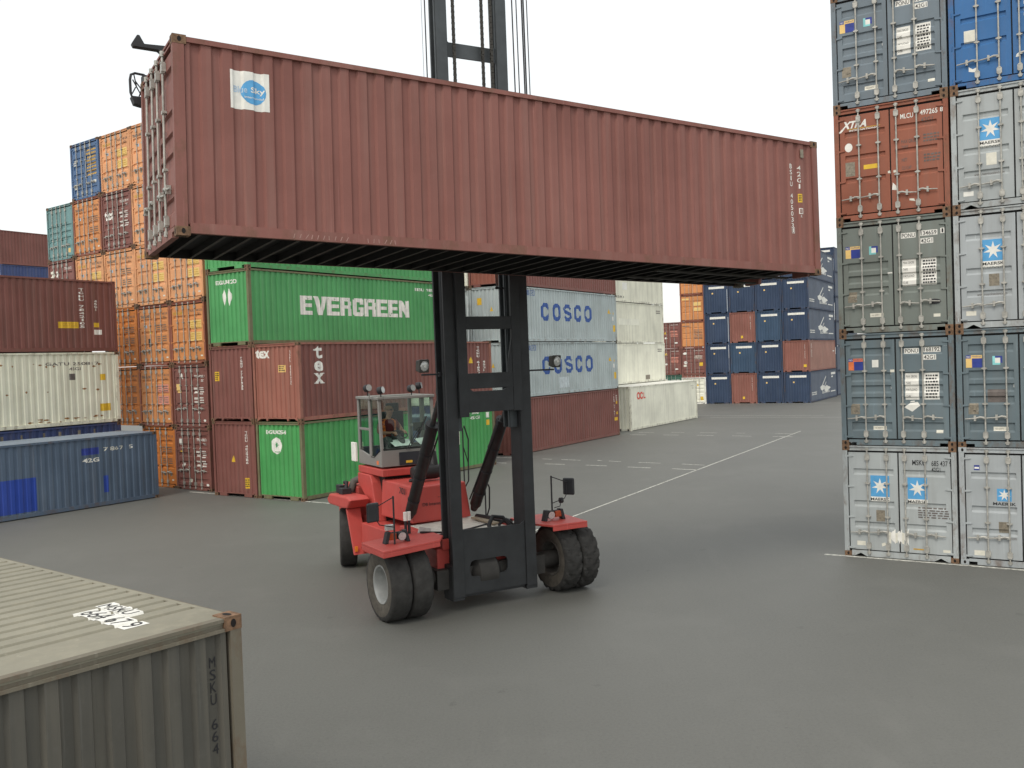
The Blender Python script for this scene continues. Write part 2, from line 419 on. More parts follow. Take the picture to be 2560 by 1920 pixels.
class Decal:
    """flat markings wrapped on to a corrugated face, one mesh, several paints"""
    def __init__(s, face, L, H, pr=None): s.face, s.L, s.H, s.pr = face, L, H, pr; s.items = []; s.mats = []
    def mi(s, m):
        if m not in s.mats: s.mats.append(m)
        return s.mats.index(m)
    def poly(s, pts, m, lay=0): s.items.append((list(pts), [tuple(range(len(pts)))], s.mi(m), lay))
    def rect(s, x0, y0, x1, y1, m, lay=0): s.poly(rc(x0, y0, x1, y1), m, lay)
    def polys(s, ps, box, m, lay=1):
        for p in ps: s.poly([(box[0] + q[0] * (box[2] - box[0]), box[1] + q[1] * (box[3] - box[1])) for q in p], m, lay)
    def text(s, t, x0, y0, x1, y1, m, lay=1, bold=0.0, skew=0):
        vs, fs, (bx, by, bw, bh) = text2d(t, bold)
        k = (x1 - x0) / bw; q = (y1 - y0) / bh
        s.items.append(([(x0 + (a - bx) * k + skew * (b - by) * q, y0 + (b - by) * q) for a, b in vs], fs, s.mi(m), lay))
    def stack(s, t, x, y, w, h, step, m, lay=1, bold=0.0):
        for i, ch in enumerate(t):
            if ch != ' ': s.text(ch, x + (w * .3 if ch in '1I' else 0), y - i * step - h, x + w - (w * .3 if ch in '1I' else 0), y - i * step, m, lay, bold)
    def star(s, cx, cy, r, m, n=7, k=.36, lay=1, rot=0):
        pts = []
        for i in range(2 * n):
            a = math.pi / 2 + rot + math.pi * i / n; q = r if i % 2 == 0 else r * k; pts.append((cx + q * math.cos(a), cy + q * math.sin(a)))
        for i in range(0, 2 * n, 2): s.poly([pts[i - 1], (cx, cy), pts[(i + 1) % (2 * n)], pts[i]], m, lay)
    def oval(s, cx, cy, a, b, m, lay=0, n=20, wob=0):
        s.poly([(cx + a * (1 + wob * math.sin(3 * t + 1)) * math.cos(t), cy + b * (1 + wob * math.cos(4 * t)) * math.sin(t)) for t in [2 * math.pi * i / n for i in range(n)]], m, lay)
    def dashes(s, x0, y0, x1, y1, rows, m, lay=1, seed=1):
        rnd = random.Random(seed); h = (y1 - y0) / rows
        for i in range(rows):
            x = x0
            while x < x1 - .02:
                w = rnd.uniform(.05, .16) * (x1 - x0) + .015; e = min(x + w, x1)
                s.rect(x, y0 + i * h + h * .25, e, y0 + i * h + h * .8, m, lay); x = e + rnd.uniform(.02, .05) * (x1 - x0) + .006
    def build(s, name, root):
        gap = {'sticker': .03, 'logo': .03, 'lettering': .22}.get(name)
        if gap is None: return s.build1(name, root)
        bb = []
        for i, (vs, fs, mi, lay) in enumerate(s.items): bb.append([min(v[0] for v in vs), min(v[1] for v in vs), max(v[0] for v in vs), max(v[1] for v in vs), {i}])
        done = False
        while not done:
            done = True
            for a in range(len(bb)):
                for b in range(len(bb) - 1, a, -1):
                    A_, B_ = bb[a], bb[b]
                    if A_[0] - gap < B_[2] and B_[0] - gap < A_[2] and A_[1] - gap < B_[3] and B_[1] - gap < A_[3]:
                        bb[a] = [min(A_[0], B_[0]), min(A_[1], B_[1]), max(A_[2], B_[2]), max(A_[3], B_[3]), A_[4] | B_[4]]; bb.pop(b); done = False
        allit = s.items
        for q in bb:
            s.items = [allit[i] for i in sorted(q[4])]; s.build1(name, root)
        s.items = allit
    def build1(s, name, root):
        bm = bmesh.new(); used = []
        pr = s.pr; bps = [p[0] for p in pr] if pr else []
        hor = s.face in 'RET'
        for vs, fs, mi, lay in s.items:
            t = bmesh.new(); bv = [t.verts.new((a, b, 0)) for a, b in vs]
            for f in fs:
                try: t.faces.new([bv[i] for i in f])
                except ValueError: pass
            ax = (0 if s.face != 'T' else 0) if hor else 1
            lo, hi = min(v[ax] for v in vs), max(v[ax] for v in vs)
            for b in bps:
                if lo + 1e-4 < b < hi - 1e-4:
                    co = (b, 0, 0) if ax == 0 else (0, b, 0); no = (1, 0, 0) if ax == 0 else (0, 1, 0)
                    bmesh.ops.bisect_plane(t, geom=t.verts[:] + t.edges[:] + t.faces[:], plane_co=co, plane_no=no)
            eps = .003 + .002 * lay; mp = {}
            for v in t.verts:
                a, b = v.co.x, v.co.y; o = offat(pr, a if ax == 0 else b) if pr else 0
                if s.face == 'R': q = (-.032 - o + eps, a, b)
                elif s.face == 'T': q = (b, a, s.H - .012 - o + eps)
                else: q = (a - W, .03 + o - eps, b)
                mp[v] = bm.verts.new(q)
            for f in t.faces:
                if mi not in used: used.append(mi)
                try: nf = bm.faces.new([mp[v] for v in f.verts]); nf.material_index = used.index(mi)
                except ValueError: pass
            t.free()
        me = bpy.data.meshes.new(name); bm.to_mesh(me); bm.free()
        for i in used: me.materials.append(s.mats[i])
        return link(name, me, root)

# ------------------------------------------------------------------ container
def rusty(m):
    k = 'rust ' + m.name
    if k not in MATS:
        q = m.copy(); q.name = k + ' frame'; nt = q.node_tree; b = nt.nodes['Principled BSDF']; L = nt.links
        old = b.inputs['Base Color'].links[0].from_socket
        v = coords(nt, (1, 1, .55)); n = noise(nt, v, 3.2, 9, .74)
        L.new(mix(nt, mul(nt, ramp(nt, n, .50, .66), .62), old, (.13, .075, .042)), b.inputs['Base Color']); MATS[k] = q
    return MATS[k]
def serif(d, x0, y0, x1, y1, m):
    w, h = x1 - x0, y1 - y0
    for a, b in ((-.06, .36), (.62, 1.06)):
        d.rect(x0 + a * w, y0 - .005, x0 + b * w, y0 + .07 * h, m, 2); d.rect(x0 + a * w, y1 - .07 * h, x0 + b * w, y1 + .005, m, 2)
class Box: pass
def container(mat4, mat, label, group, L=12.192, H=ST, end='panel', sill=None, side='std', bands='ribs', lod=1, roof='flat', floor='plain', casts='N', castmat=None,
              frame=None, endmat=None, sidemat=None, roofmat=None, doormat=None, left=False, hinges=False, handles=2, hz=.64, endkind='std', shown=('R', 'E', 'T')):
    c = Box(); c.L, c.H = L, H; root = empty('shipping_container', mat4, label, 'container', group); c.root = root
    frame = rusty(frame or mat)
    def part(name, me, m):
        key = (me.name, m.name)
        def f():
            q = me.copy(); q.materials.clear(); q.materials.append(m); return q
        return link(name, cached(('mat',) + key, f), root)
    far = lod == 0
    link('frame', me_frame(L, H, sill or ('door' if end == 'door' else 'goose'), far, frame), root)
    part('side_panel', me_side(L, H, side), sidemat or mat)
    if left:
        o = part('side_panel', me_side(L, H, side), sidemat or mat); o.location = (-W, L, 0); o.rotation_euler = (0, 0, math.pi)
    part('roof', me_roof(L, H, roof), roofmat or mat)
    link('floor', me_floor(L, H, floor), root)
    if 'B' in shown:
        o = part('end_panel', me_end(H, endkind), endmat or mat); o.location = (-W, L, 0); o.rotation_euler = (0, 0, math.pi)
    if end == 'panel':
        if 'E' in shown: part('end_panel', me_end(H, endkind), endmat or mat)
    else:
        dm = doormat or mat
        mb = MB(); mb.box(-W + .10, -.10, .07, .08, .13, H - .10)
        link('door_seal', cached(('seal', H), lambda: mb.mesh('door_seal', seal)), root)
        for s in (0, 1):
            d = link('door', me_door(H, s, bands, far, dm), root)
            if not far:
                for i, x in enumerate(BARX[2 * s:2 * s + 2]):
                    o = link('locking_bar', me_bar(H), d); o.location = (x, 0, 0)
                    if handles > i:
                        o = link('handle', me_handle(-1 if s == 0 else 1), d); o.location = (x, 0, hz + (.0 if i == 0 else .02))
            if hinges:
                for z in (.2, .2 + (H - .45) / 3, .2 + 2 * (H - .45) / 3, H - .25):
                    o = link('hinge', me_hinge(dm), d)
                    o.location = (-W + .075, 0, z) if s == 0 else (-.075, 0, z)
                    if s == 1: o.scale = (-1, 1, 1)
    if not far:
        ws = {'N': [(0, 0, 0), (0, 0, 1), (1, 0, 0), (1, 0, 1)], 'F': [(1, 1, 0), (1, 1, 1)]}
        done = ws['N'] + ws['F']
        add_casts(root, L, H, done, castmat or cast_rust)
    c.pr = prof(side, L); c.bp = band_profile(H, BANDS[bands])
    c.R = lambda flat=False: Decal('R', L, H, None if flat else c.pr)
    c.E = lambda flat=False: Decal('E', L, H, None if flat else (EPROF if endkind == 'std' else EPLAIN))
    c.D = lambda: Decal('D', L, H, c.bp)
    c.T = lambda: Decal('T', L, H, RPROF.get(L))
    return c
JIT = random.Random(21)
def place(g, col=0, z=0, dy=0, pitch=P):
    x, y, a = g; a = R(a + JIT.uniform(-.18, .18)); dy += JIT.uniform(-.03, .03); x += JIT.uniform(-.012, .012)
    return Matrix.Translation((x + col * pitch * math.cos(a) - dy * math.sin(a), y + col * pitch * math.sin(a) + dy * math.cos(a), z)) @ Matrix.Rotation(a, 4, 'Z')
GA = (7.67543, 21.99437, -32.383); GB = (-7.68448, 33.99479, -33.805); GC = (.0123, 47.6926, -31.4476); GD = (7.65154, 60.99943, -31.346)
GE = (27.40506, 86.32342, -29.661); GG = (-12.198, 37.742, -37.644); GF = (-22.5729, 28.5223, -31.433); GF2 = (-20.6813, 26.5108, -33.591)
GE2 = (34.059, 98.409, -30); GQ = (18.895, 91.52, -30); GR = (-42.57, 79.2, -31.5)
PG, HG = 2.4986, 2.5847

# ---- paints
maroon = paint('weathered maroon paint', (.215, .083, .068), .25, .3)
heldp = paint('dull maroon paint', (.235, .094, .076), .12, .35, .6, (.30, .19, .16), dent=.4)
brown = paint('red brown paint', (.30, .11, .075), .25, .25)
texend = paint('rust red paint', (.32, .125, .09), .35, .3)
greenp = paint('green paint', (.075, .345, .10), .18, .25)
green2 = paint('mid green paint', (.085, .34, .115), .25, .25, dirtcol=(.15, .22, .13))
cgrey = paint('pale grey paint', (.44, .50, .50), .15, .3)
reef = paint('off white paint', (.82, .81, .68), .15, .3, .5)
reef2 = paint('warm white paint', (.76, .75, .62), .2, .35, .5)
orange = paint('orange paint', (.64, .265, .095), .22, .3, dirtcol=(.30, .16, .06))
orange_haze = paint('haze paled orange paint', (.72, .35, .165), .2, .25, dirtcol=(.4, .25, .12))  # upper left stack: haze and flare are put into this paler orange
orange3 = paint('deep orange paint', (.62, .20, .035), .25, .4, dirtcol=(.25, .12, .04))
teal = paint('grey teal paint', (.16, .30, .30), .2, .3)
steelb = paint('steel blue paint', (.09, .17, .32), .2, .3)
pgrey = paint('blue grey paint', (.165, .205, .235), .22, .25)
pgreen = paint('green grey paint', (.185, .21, .19), .28, .3)
pblue = paint('slate blue paint', (.14, .185, .205), .22, .25)
rusto = paint('rust orange paint', (.285, .095, .055), .3, .3)
silver = paint('silver grey paint', (.40, .43, .43), .25, .3)
silverb = paint('silver blue paint', (.39, .42, .43), .15, .25)
royal = paint('royal blue paint', (.035, .14, .34), .12, .2)
eblue = paint('dark navy paint', (.034, .058, .11), .05, .25, .6, (.09, .10, .12))
eblue2 = paint('navy paint', (.04, .078, .135), .05, .25, .6, (.09, .10, .12))
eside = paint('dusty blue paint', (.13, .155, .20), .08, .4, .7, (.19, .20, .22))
ebrown = paint('chocolate paint', (.27, .11, .085), .1, .25)
fblue = paint('worn blue paint', (.095, .135, .195), .3, .4, .6, (.15, .14, .13))
fblue2 = paint('deep blue paint', (.05, .075, .19), .35, .45)
fwhite = paint('stained white paint', (.78, .77, .62), .55, .4, .6, (.42, .38, .26), (.30, .15, .05))
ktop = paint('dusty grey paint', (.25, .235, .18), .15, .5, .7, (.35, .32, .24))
kend = paint('dark grey wall tone', (.088, .084, .071), .25, .45, .6, (.20, .18, .14))  # end and side walls toned darker than the roof
rustf = paint('rusted frame paint', (.20, .12, .07), .8, .5, .8)
kpost = paint('tan frame paint', (.165, .148, .110), .35, .5, .7)
rustg = paint('green rusted frame paint', (.17, .17, .09), .8, .6, .8)

# ------------------------------------------------------------------ the setting: ground and markings
def asphalt():
    m, nt, b = nodes('asphalt'); L = nt.links
    tc = nt.nodes.new('ShaderNodeTexCoord'); v = tc.outputs['Object']
    a = noise(nt, v, .09, 5, .6); g = noise(nt, v, .9, 6, .65); f = noise(nt, v, 70, 3, .7); f2 = noise(nt, v, 22, 4, .75); sp = noise(nt, v, 2.3, 4, .5); sp2 = noise(nt, v, 7, 4, .6); st = noise(nt, v, .33, 7, .68)
    mp = N(nt, 'ShaderNodeMapping'); mp.inputs['Rotation'].default_value = (0, 0, R(57)); mp.inputs['Scale'].default_value = (1.5, .22, 1)
    L.new(v, mp.inputs[0]); tr = noise(nt, mp.outputs[0], 1.0, 7, .66)
    c = mix(nt, ramp(nt, a, .35, .65), (.098, .099, .089), (.134, .135, .122))
    c = mix(nt, mul(nt, ramp(nt, g, .3, .7), .5), c, (.112, .113, .102))
    c = mix(nt, mul(nt, ramp(nt, st, .52, .62), .28), c, (.165, .165, .150))
    c = mix(nt, mul(nt, ramp(nt, tr, .55, .70), .22), c, (.085, .085, .076))
    c = mix(nt, mul(nt, ramp(nt, tr, .28, .42, (1, 1, 1, 1), (0, 0, 0, 1)), .22), c, (.19, .188, .168))
    c = mix(nt, mul(nt, ramp(nt, sp, .69, .735), .55), c, (.052, .052, .047))
    c = mix(nt, mul(nt, ramp(nt, sp2, .72, .78), .40), c, (.23, .21, .165))
    c = mix(nt, mul(nt, ramp(nt, f2, .40, .66), .55), c, (.155, .155, .140))
    c = mix(nt, mul(nt, ramp(nt, f2, .30, .42, (1, 1, 1, 1), (0, 0, 0, 1)), .55), c, (.07, .07, .062))
    c = mix(nt, mul(nt, ramp(nt, f, .35, .7), .40), c, (.175, .174, .158))
    L.new(c, b.inputs['Base Color']); b.inputs['Roughness'].default_value = .6; b.inputs['Specular IOR Level'].default_value = .5
    bp = N(nt, 'ShaderNodeBump', i_Strength=.35, i_Distance=.01); L.new(f, bp.inputs['Height']); L.new(bp.outputs[0], b.inputs['Normal'])
    return m
mb = MB(); n = 20; ex = [-900, -300, -120, -60, -30, -15, 0, 15, 30, 60, 120, 300, 900]
for a, b_ in zip(ex, ex[1:]):
    for c_, d in zip(ex, ex[1:]): mb.poly([(a, c_ + 60, 0), (b_, c_ + 60, 0), (b_, d + 60, 0), (a, d + 60, 0)])
g = mb.build('ground', asphalt()); tag(g, 'grey asphalt yard surface under the containers', 'ground', kind='structure')
def worn():
    m, nt, b = nodes('worn line paint'); L = nt.links
    tc = nt.nodes.new('ShaderNodeTexCoord'); n = noise(nt, tc.outputs['Object'], 9, 6, .7); q = noise(nt, tc.outputs['Object'], 1.1, 3)
    L.new(mix(nt, ramp(nt, n, .36, .55), (.17, .17, .155), mix(nt, q, (.5, .5, .44), (.72, .71, .64))), b.inputs['Base Color']); b.inputs['Roughness'].default_value = .75
    return m
linep = worn()
def marking(name, segs, w, label):
    mb = MB()
    for (x0, y0, x1, y1) in segs:
        d = Vector((x1 - x0, y1 - y0, 0)).normalized(); q = Vector((-d.y, d.x, 0)) * w / 2
        a, b_ = Vector((x0, y0, .004)), Vector((x1, y1, .004)); mb.poly([a - q, b_ - q, b_ + q, a + q])
    return tag(mb.build(name, linep), label, 'road marking', kind='structure')
DASH1 = [(-1.55, 47.7, .02, 46.8), (1.35, 45.85, 1.8, 45.5), (2.25, 45.2, 3.13, 44.6), (3.9, 44.3, 4.1, 44.1), (4.4, 43.85, 4.9, 43.4), (5.65, 42.85, 6.55, 42.2), (7.4, 41.6, 8.25, 40.85)]
marking('dashed_line', DASH1, .11, 'broken white dashes, nearest far row on the yard')
marking('dashed_line', [(-.9, 44.9, -.4, 44.5), (1.4, 43.6, 2.3, 43.1), (3.2, 42.5, 4.1, 41.9), (4.95, 41.2, 5.85, 40.55), (6.7, 40.0, 7.65, 39.2)], .13, 'white dashes in the row nearest the camera')
marking('dashed_line', [(7.97, 59.8, 8.87, 59.35), (9.9, 59.0, 10.6, 58.5), (11.5, 58.0, 12.4, 57.3), (13.4, 56.7, 13.9, 56.4), (15.4, 55.4, 16.4, 54.7)], .12, 'worn white dashes in the farthest row')
marking('dashed_line', [(7.2, 58.2, 8.13, 57.75), (9.1, 57.2, 9.95, 56.7), (10.9, 56.2, 11.8, 55.5), (12.75, 54.9, 13.7, 54.2), (14.75, 53.6, 15.7, 52.9)], .13, 'white dashes in the second row from the back')
marking('lane_line', [(-.2, 25.3, 17.25, 56.5)], .075, 'long thin white line running away across the yard')
marking('lane_line', [(14.4, 74.2, 22.9, 69.3), (15.0, 71.6, 23.4, 66.8)], .12, 'pair of white lines across the far yard')
marking('lane_line', [(14.5, 93.4, 33, 82.8)], .14, 'white line in front of the far blue stack')
marking('lane_line', [(-13.2, 38.0, -2.3, 30.3)], .12, 'white line along the foot of the door and green stacks')
marking('lane_line', [(7.25, 22.15, 14, 17.8)], .12, 'white line along the foot of the right hand grey stack')

# ------------------------------------------------------------------ right hand stack (A)
GRA = 'containers in the tall stack on the right'
def A(col, t, mat, label, **k):
    k = {**dict(end='door', castmat=cast_rust, frame=mat, hinges=True, shown=('R',)), **k}
    x, y, a = GA; a = R(a); d = W + col * P
    M = Matrix.Translation((x + d * math.cos(a), y + d * math.sin(a), t * ST)) @ Matrix.Rotation(a, 4, 'Z')
    return container(M, mat, label, GRA, left=(col == 0), **k)
def ponu(c, num, chk, flag, yb, sq=True):
    d = c.D(); top = c.H
    d.rect(1.40, top - .50, 1.71, top - .38, white); d.text('PONU', 1.42, top - .485, 1.69, top - .395, black, 1, .008)
    d.rect(1.80, top - .48, 2.16, top - .36, white); d.text(num, 1.82, top - .465, 2.14, top - .375, black, 1, .008)
    d.rect(2.22, top - .46, 2.30, top - .34, white); d.text(chk, 2.245, top - .445, 2.28, top - .355, black, 1, .008)
    d.rect(1.80, top - .65, 2.07, top - .53, white); d.text('42G1', 1.82, top - .635, 2.05, top - .545, black, 1, .008)
    d.build('lettering', c.root)
    d = c.D(); y = yb
    for x0, x1, t in ((1.41, 1.70, 1), (1.80, 2.12, 2)):
        d.rect(x0, y, x1, y + .60, white)
        if t == 1:
            for i, s in enumerate(('MAX GROSS', 'TARE', 'PAYLOAD', 'CUBE')): d.text(s, x0 + .02, y + .50 - i * .15, x0 + (.25 if len(s) > 5 else .12), y + .55 - i * .15, black)
        else: d.dashes(x0 + .04, y + .02, x1 - .02, y + .57, 8, black, 1, int(chk) + 3)
    d.build('sticker', c.root)
    d = c.D(); x, y = .19, top - .85
    f1 = orangest if flag == 'o' else paleyel
    d.rect(x, y + .20, x + .10, y + .27, navy); d.text('P&O', x + .01, y + .215, x + .09, y + .255, white); d.rect(x + .10, y + .20, x + .32, y + .27, f1); d.text('Nedlloyd', x + .12, y + .215, x + .30, y + .258, navy)
    d.rect(x, y, x + .12, y + .20, f1); d.rect(x + .12, y, x + .32, y + .20, navy)
    x = .71
    if sq:
        d.rect(x, y + .05, x + .05, y + .24, cyan); d.rect(x + .05, y + .05, x + .15, y + .09, cyan); d.rect(x + .05, y + .09, x + .15, y + .20, white); d.rect(x + .05, y + .20, x + .19, y + .24, navy); d.rect(x + .15, y + .09, x + .19, y + .20, navy)
    else: d.rect(x, y + .06, x + .14, y + .23, white)
    d.build('logo', c.root)
    d = c.D(); d.rect(.22, .72, .42, .96, plate); d.rect(.32, .78, .42, .81, white); d.rect(.70, .36, .99, .45, cream); d.text('CSC SAFETY', .73, .39, .90, .42, ghost); d.rect(2.04, .30, 2.18, .37, cream); d.rect(1.10, 1.3, 1.20, 1.36, white)
    d.build('sticker', c.root)
def star_logo(c, x0, x1, y0, y1, under, dd=None, band=True):
    d = c.D(); h = .08
    d.rect(x0, y0, x1, y1, skyblue); d.star((x0 + x1) / 2, (y0 + y1) / 2, (x1 - x0) * .46, white, 7, .38)
    if band: d.rect(x0, y0 - .12, x1, y0, white)
    d.text('MAERSK', x0 - (0 if band else .08), y0 - .09, x1 + (0 if band else .08), y0 - .025, black, 1, .02)
    if under: d.text('SEALAND', x0 + .01, y0 - .155, x1 - .01, y0 - .1, white, 1, .02)
    d.build('logo', c.root)
c = A(0, 0, silver, 'silver grey container with two blue star squares, bottom of its stack on the right', sill='notch', bands='mask', frame=silver, hz=.58)
d = c.D(); d.text('MSKU', 1.52, 2.16, 1.80, 2.28, black, 1, .008); d.text('685 437 9', 1.92, 2.15, 2.33, 2.27, black, 1, .008); d.text('42G1', 1.92, 2.02, 2.10, 2.12, black, 1, .008)
d.dashes(1.62, .96, 2.28, 1.22, 5, ghost, 0, 5); d.build('lettering', c.root)
star_logo(c, .61, 1.02, 1.41, 1.90, False); star_logo(c, 1.41, 1.82, 1.39, 1.88, False)
d = c.D(); d.rect(.72, .84, .91, 1.10, plate); d.rect(.28, .26, .47, .36, cream); d.rect(1.5, .24, 1.72, .27, gold); d.rect(2.12, .22, 2.27, .28, cream)
for k in range(9):
    x = .98 + k * .047; d.poly([(x, .36 + .05 * ((k * 5) % 3)), (x + .05, .34 + .04 * (k % 2)), (x + .055, .60 + .05 * (k % 3)), (x + .005, .62 - .03 * (k % 2))], white if k % 3 else cream, k % 2)
d.poly([(.83, .26), (.92, .30), (.9, .36), (.82, .33)], cream); d.build('sticker', c.root)
c = A(0, 1, pblue, 'slate container with orange and navy flag sticker, second up in the right stack', bands='five', frame=pblue); ponu(c, '168192', '2', 'o', 1.05, False)
d = c.D(); d.poly([(1.38, .88), (1.55, .78), (1.72, .92), (1.66, 1.0), (1.50, .97)], white); d.rect(1.1, 1.62, 1.19, 1.74, cream); d.poly([(1.5, .99), (1.6, 1.0), (1.6, 1.03), (1.52, 1.02)], white); d.build('sticker', c.root)
c = A(0, 2, pgreen, 'green grey container with dark oil smear by its handle, third up in the right stack', bands='three', frame=pgreen, castmat=cast_rust); ponu(c, '134659', '1', 'y', 1.02)
d = c.D(); d.oval(2.07, .64, .13, .06, black, 0); d.build('stain', c.root)
c = A(0, 3, rusto, 'rust orange container with white slanted lettering, fourth up in the right stack', bands='four', frame=rusto, hz=.52)
d = c.D()
d.text('XTRA', .17, 2.13, .72, 2.30, white, 1, .045, .35); d.poly([(.10, 2.06), (.16, 2.06), (.24, 2.14), (.18, 2.14)], white, 1); d.text('INTERNATIONAL', .34, 2.06, 1.0, 2.10, white, 1, .02, .2); d.rect(.30, 2.108, 1.02, 2.122, gold, 1)
d.text('MLCU', 1.45, 2.17, 1.72, 2.28, white, 1, .012); d.text('497265', 1.86, 2.19, 2.22, 2.30, white, 1, .012); d.text('8', 2.27, 2.20, 2.33, 2.30, white, 1, .012); d.text('42G1', 1.88, 2.03, 2.12, 2.13, ghost, 1)
d.text('MAX GROSS', 1.46, 1.62, 1.80, 1.70, ghost); d.dashes(1.92, 1.58, 2.24, 1.78, 3, ghost, 1, 3); d.text('TARE', 1.46, 1.5, 1.6, 1.57, ghost); d.text('NET', 1.46, 1.22, 1.58, 1.29, ghost); d.dashes(1.92, 1.14, 2.26, 1.34, 3, ghost, 1, 4); d.text('CU CAP', 1.46, 1.04, 1.66, 1.11, ghost)
d.build('lettering', c.root)
d = c.D(); d.oval(.32, 1.70, .085, .10, white); d.rect(.24, 1.04, .45, 1.36, plate); d.rect(.64, 1.16, .94, 1.26, yellow); d.poly([(1.28, .95), (1.36, .98), (1.34, 1.06), (1.28, 1.05)], cream); d.poly([(1.24, .62), (1.34, .60), (1.33, .70), (1.26, .78)], white); d.poly([(1.16, .98), (1.22, .98), (1.21, 1.06), (1.16, 1.05)], cream); d.poly([(1.6, .34), (1.72, .31), (1.7, .37), (1.6, .38)], cream); d.build('sticker', c.root)
c = A(0, 4, pgrey, 'blue grey container with yellow and navy flag sticker, topmost of the right stack', bands='five', frame=pgrey); ponu(c, '151318', '0', 'y', 1.02)
c = A(1, 0, silverb, 'silver blue container with a small blue star square, bottom right corner stack', bands='mask', frame=silverb, castmat=silverb, hz=.62)
star_logo(c, .74, 1.02, 1.43, 1.70, False, band=False)
d = c.D(); d.rect(.30, 2.09, .41, 2.20, navy); d.rect(.31, 2.12, .40, 2.16, white, 1); d.rect(.76, .74, .98, .98, plate); d.rect(.27, .22, .48, .33, cream); d.build('sticker', c.root)
d = c.D(); d.text('maerskline.com', .66, .60, 1.10, .67, ghost); d.build('lettering', c.root)
c = A(1, 1, pblue, 'slate container with yellow flag sticker and dark label, beside the orange flag one', bands='five', frame=pblue); ponu(c, '201447', '6', 'y', 1.05)
d = c.D(); d.rect(.60, .98, .98, 1.26, ghost); d.build('sticker', c.root)
c = A(1, 2, silverb, 'silver container with blue star square, right of the oil smeared green grey one', sill='notch', bands='mask', frame=silver, hz=.50); star_logo(c, .56, .98, 1.44, 1.90, True)
d = c.D(); d.rect(.68, .90, .88, 1.16, plate); d.rect(.22, .28, .42, .38, cream); d.build('sticker', c.root)
d = c.D(); d.text('www.maersksealand.com', .44, .70, 1.02, .76, ghost); d.build('lettering', c.root)
c = A(1, 3, silver, 'silver container with blue star square, right of the rust orange one', sill='notch', bands='mask', frame=silver, hz=.50); star_logo(c, .56, .98, 1.44, 1.90, True)
d = c.D(); d.rect(.68, .90, .88, 1.16, cream); d.rect(.22, .28, .42, .38, white); d.build('sticker', c.root)
d = c.D(); d.text('www.maersksealand.com', .44, .70, 1.02, .76, ghost); d.build('lettering', c.root)
c = A(1, 4, royal, 'royal blue container in the top right corner of the view', bands='four', frame=royal, hz=.55)
d = c.D(); d.rect(.30, .98, .52, 1.24, cream); d.poly([(.38, .36), (.50, .33), (.56, .44), (.46, .40), (.38, .46)], white); d.poly([(1.28, .5), (1.36, .5), (1.36, .6), (1.30, .56)], white); d.build('sticker', c.root)
d = c.D(); d.dashes(1.45, 1.3, 1.9, 1.9, 5, white, 1, 9); d.build('lettering', c.root)

# ------------------------------------------------------------------ green and maroon stack (B)
GRB = 'containers in the green and maroon stack behind the handler'
GRC = 'containers in the pale grey stack behind the mast'
c = container(place(GB, 0, 0), greenp, 'green container with round white emblem on its end, at ground level behind the handler', GRB, H=HC, frame=rustg)
d = c.E(); d.text('EGU054', 2.438 - 1.95, 2.43, 2.438 - .83, 2.58, white, 1, .03); d.build('lettering', c.root)
d = c.E(); d.oval(2.438 - 1.38, 2.0, .29, .30, white, 0, 24, .06); d.star(2.438 - 1.38, 2.03, .13, greenl, 8, .5); d.dashes(2.438 - 1.5, 1.74, 2.438 - 1.2, 1.80, 1, greenl, 1, 2); d.build('logo', c.root)
d = c.R(); d.text('EGHU 506', 9.3, 2.47, 11.0, 2.62, white, 1, .02); d.text('45 G1', 10.3, 2.24, 11.1, 2.38, white, 1, .02); d.rect(11.55, 1.9, 11.8, 2.15, yellow); d.rect(11.55, 2.25, 11.78, 2.5, white); d.build('lettering', c.root)
c = container(place(GB, -1, 0), maroon, 'maroon container with small yellow triangle on its end, beside the green emblem one', GRB, H=HC, frame=maroon, shown=('E',))
d = c.E(); d.stack('TGHU 4029386', 1.86, 2.52, .085, .09, .105, white, 1, .02); d.build('lettering', c.root)
d = c.E(); d.poly([(1.02, 1.33), (1.20, 1.33), (1.16, 1.58)], yellow); d.rect(1.74, .34, 2.02, .74, yellow); d.dashes(1.78, .38, 1.98, .70, 4, black, 1, 4); d.build('sticker', c.root)
c = container(place(GB, 0, HC), maroon, 'maroon container with white serif lettering on side and end, on the green emblem one', GRB, H=HC, sill='open', endmat=texend, frame=texend)
d = c.E(); d.text('tex', .15, 5.23 - HC + .02, .91, 5.60 - HC, white, 1, .03); d.stack('TGHU 6185420', 1.92, 2.60, .08, .09, .105, white, 1, .02); d.rect(1.35, 1.82, 1.70, 2.08, paleyel); d.dashes(1.38, 1.85, 1.66, 2.06, 3, black, 1, 8); d.build('lettering', c.root)
d = c.R(); d.text('t', .86, 2.28, 1.24, 2.78, white, 1, .03); d.text('e', .84, 1.80, 1.26, 2.20, white, 1, .03); d.text('x', .84, 1.36, 1.28, 1.74, white, 1, .03); serif(d, .84, 1.36, 1.28, 1.74, white); d.rect(.82, 2.58, 1.0, 2.63, white, 2)
d.poly([(10.45, 1.9), (10.8, 1.9), (10.6, 2.2)], yellow); d.stack('TGHU 618542', 11.1, 2.65, .16, .10, .13, white, 1, .02); d.stack('45G1', 11.55, 2.0, .16, .10, .13, white, 1, .02); d.build('lettering', c.root)
c = container(place(GB, -1, HC), maroon, 'maroon container end with small yellow label, left of the serif lettered one', GRB, H=HC, sill='open', frame=maroon, shown=('E',))
d = c.E(); d.stack('TGHU 7701935', 1.80, 2.45, .085, .09, .105, white, 1, .02); d.build('lettering', c.root)
d = c.E(); d.rect(.24, 1.56, .50, 1.92, yellow); d.dashes(.27, 1.6, .47, 1.88, 4, black, 1, 4); d.build('sticker', c.root)
c = container(place(GB, -1, 2 * HC), green2, 'long green container with big white block lettering', GRB, H=HC, frame=rustg)
d = c.R(); x = 2.62; w = (9.40 - 2.62) / 9.0
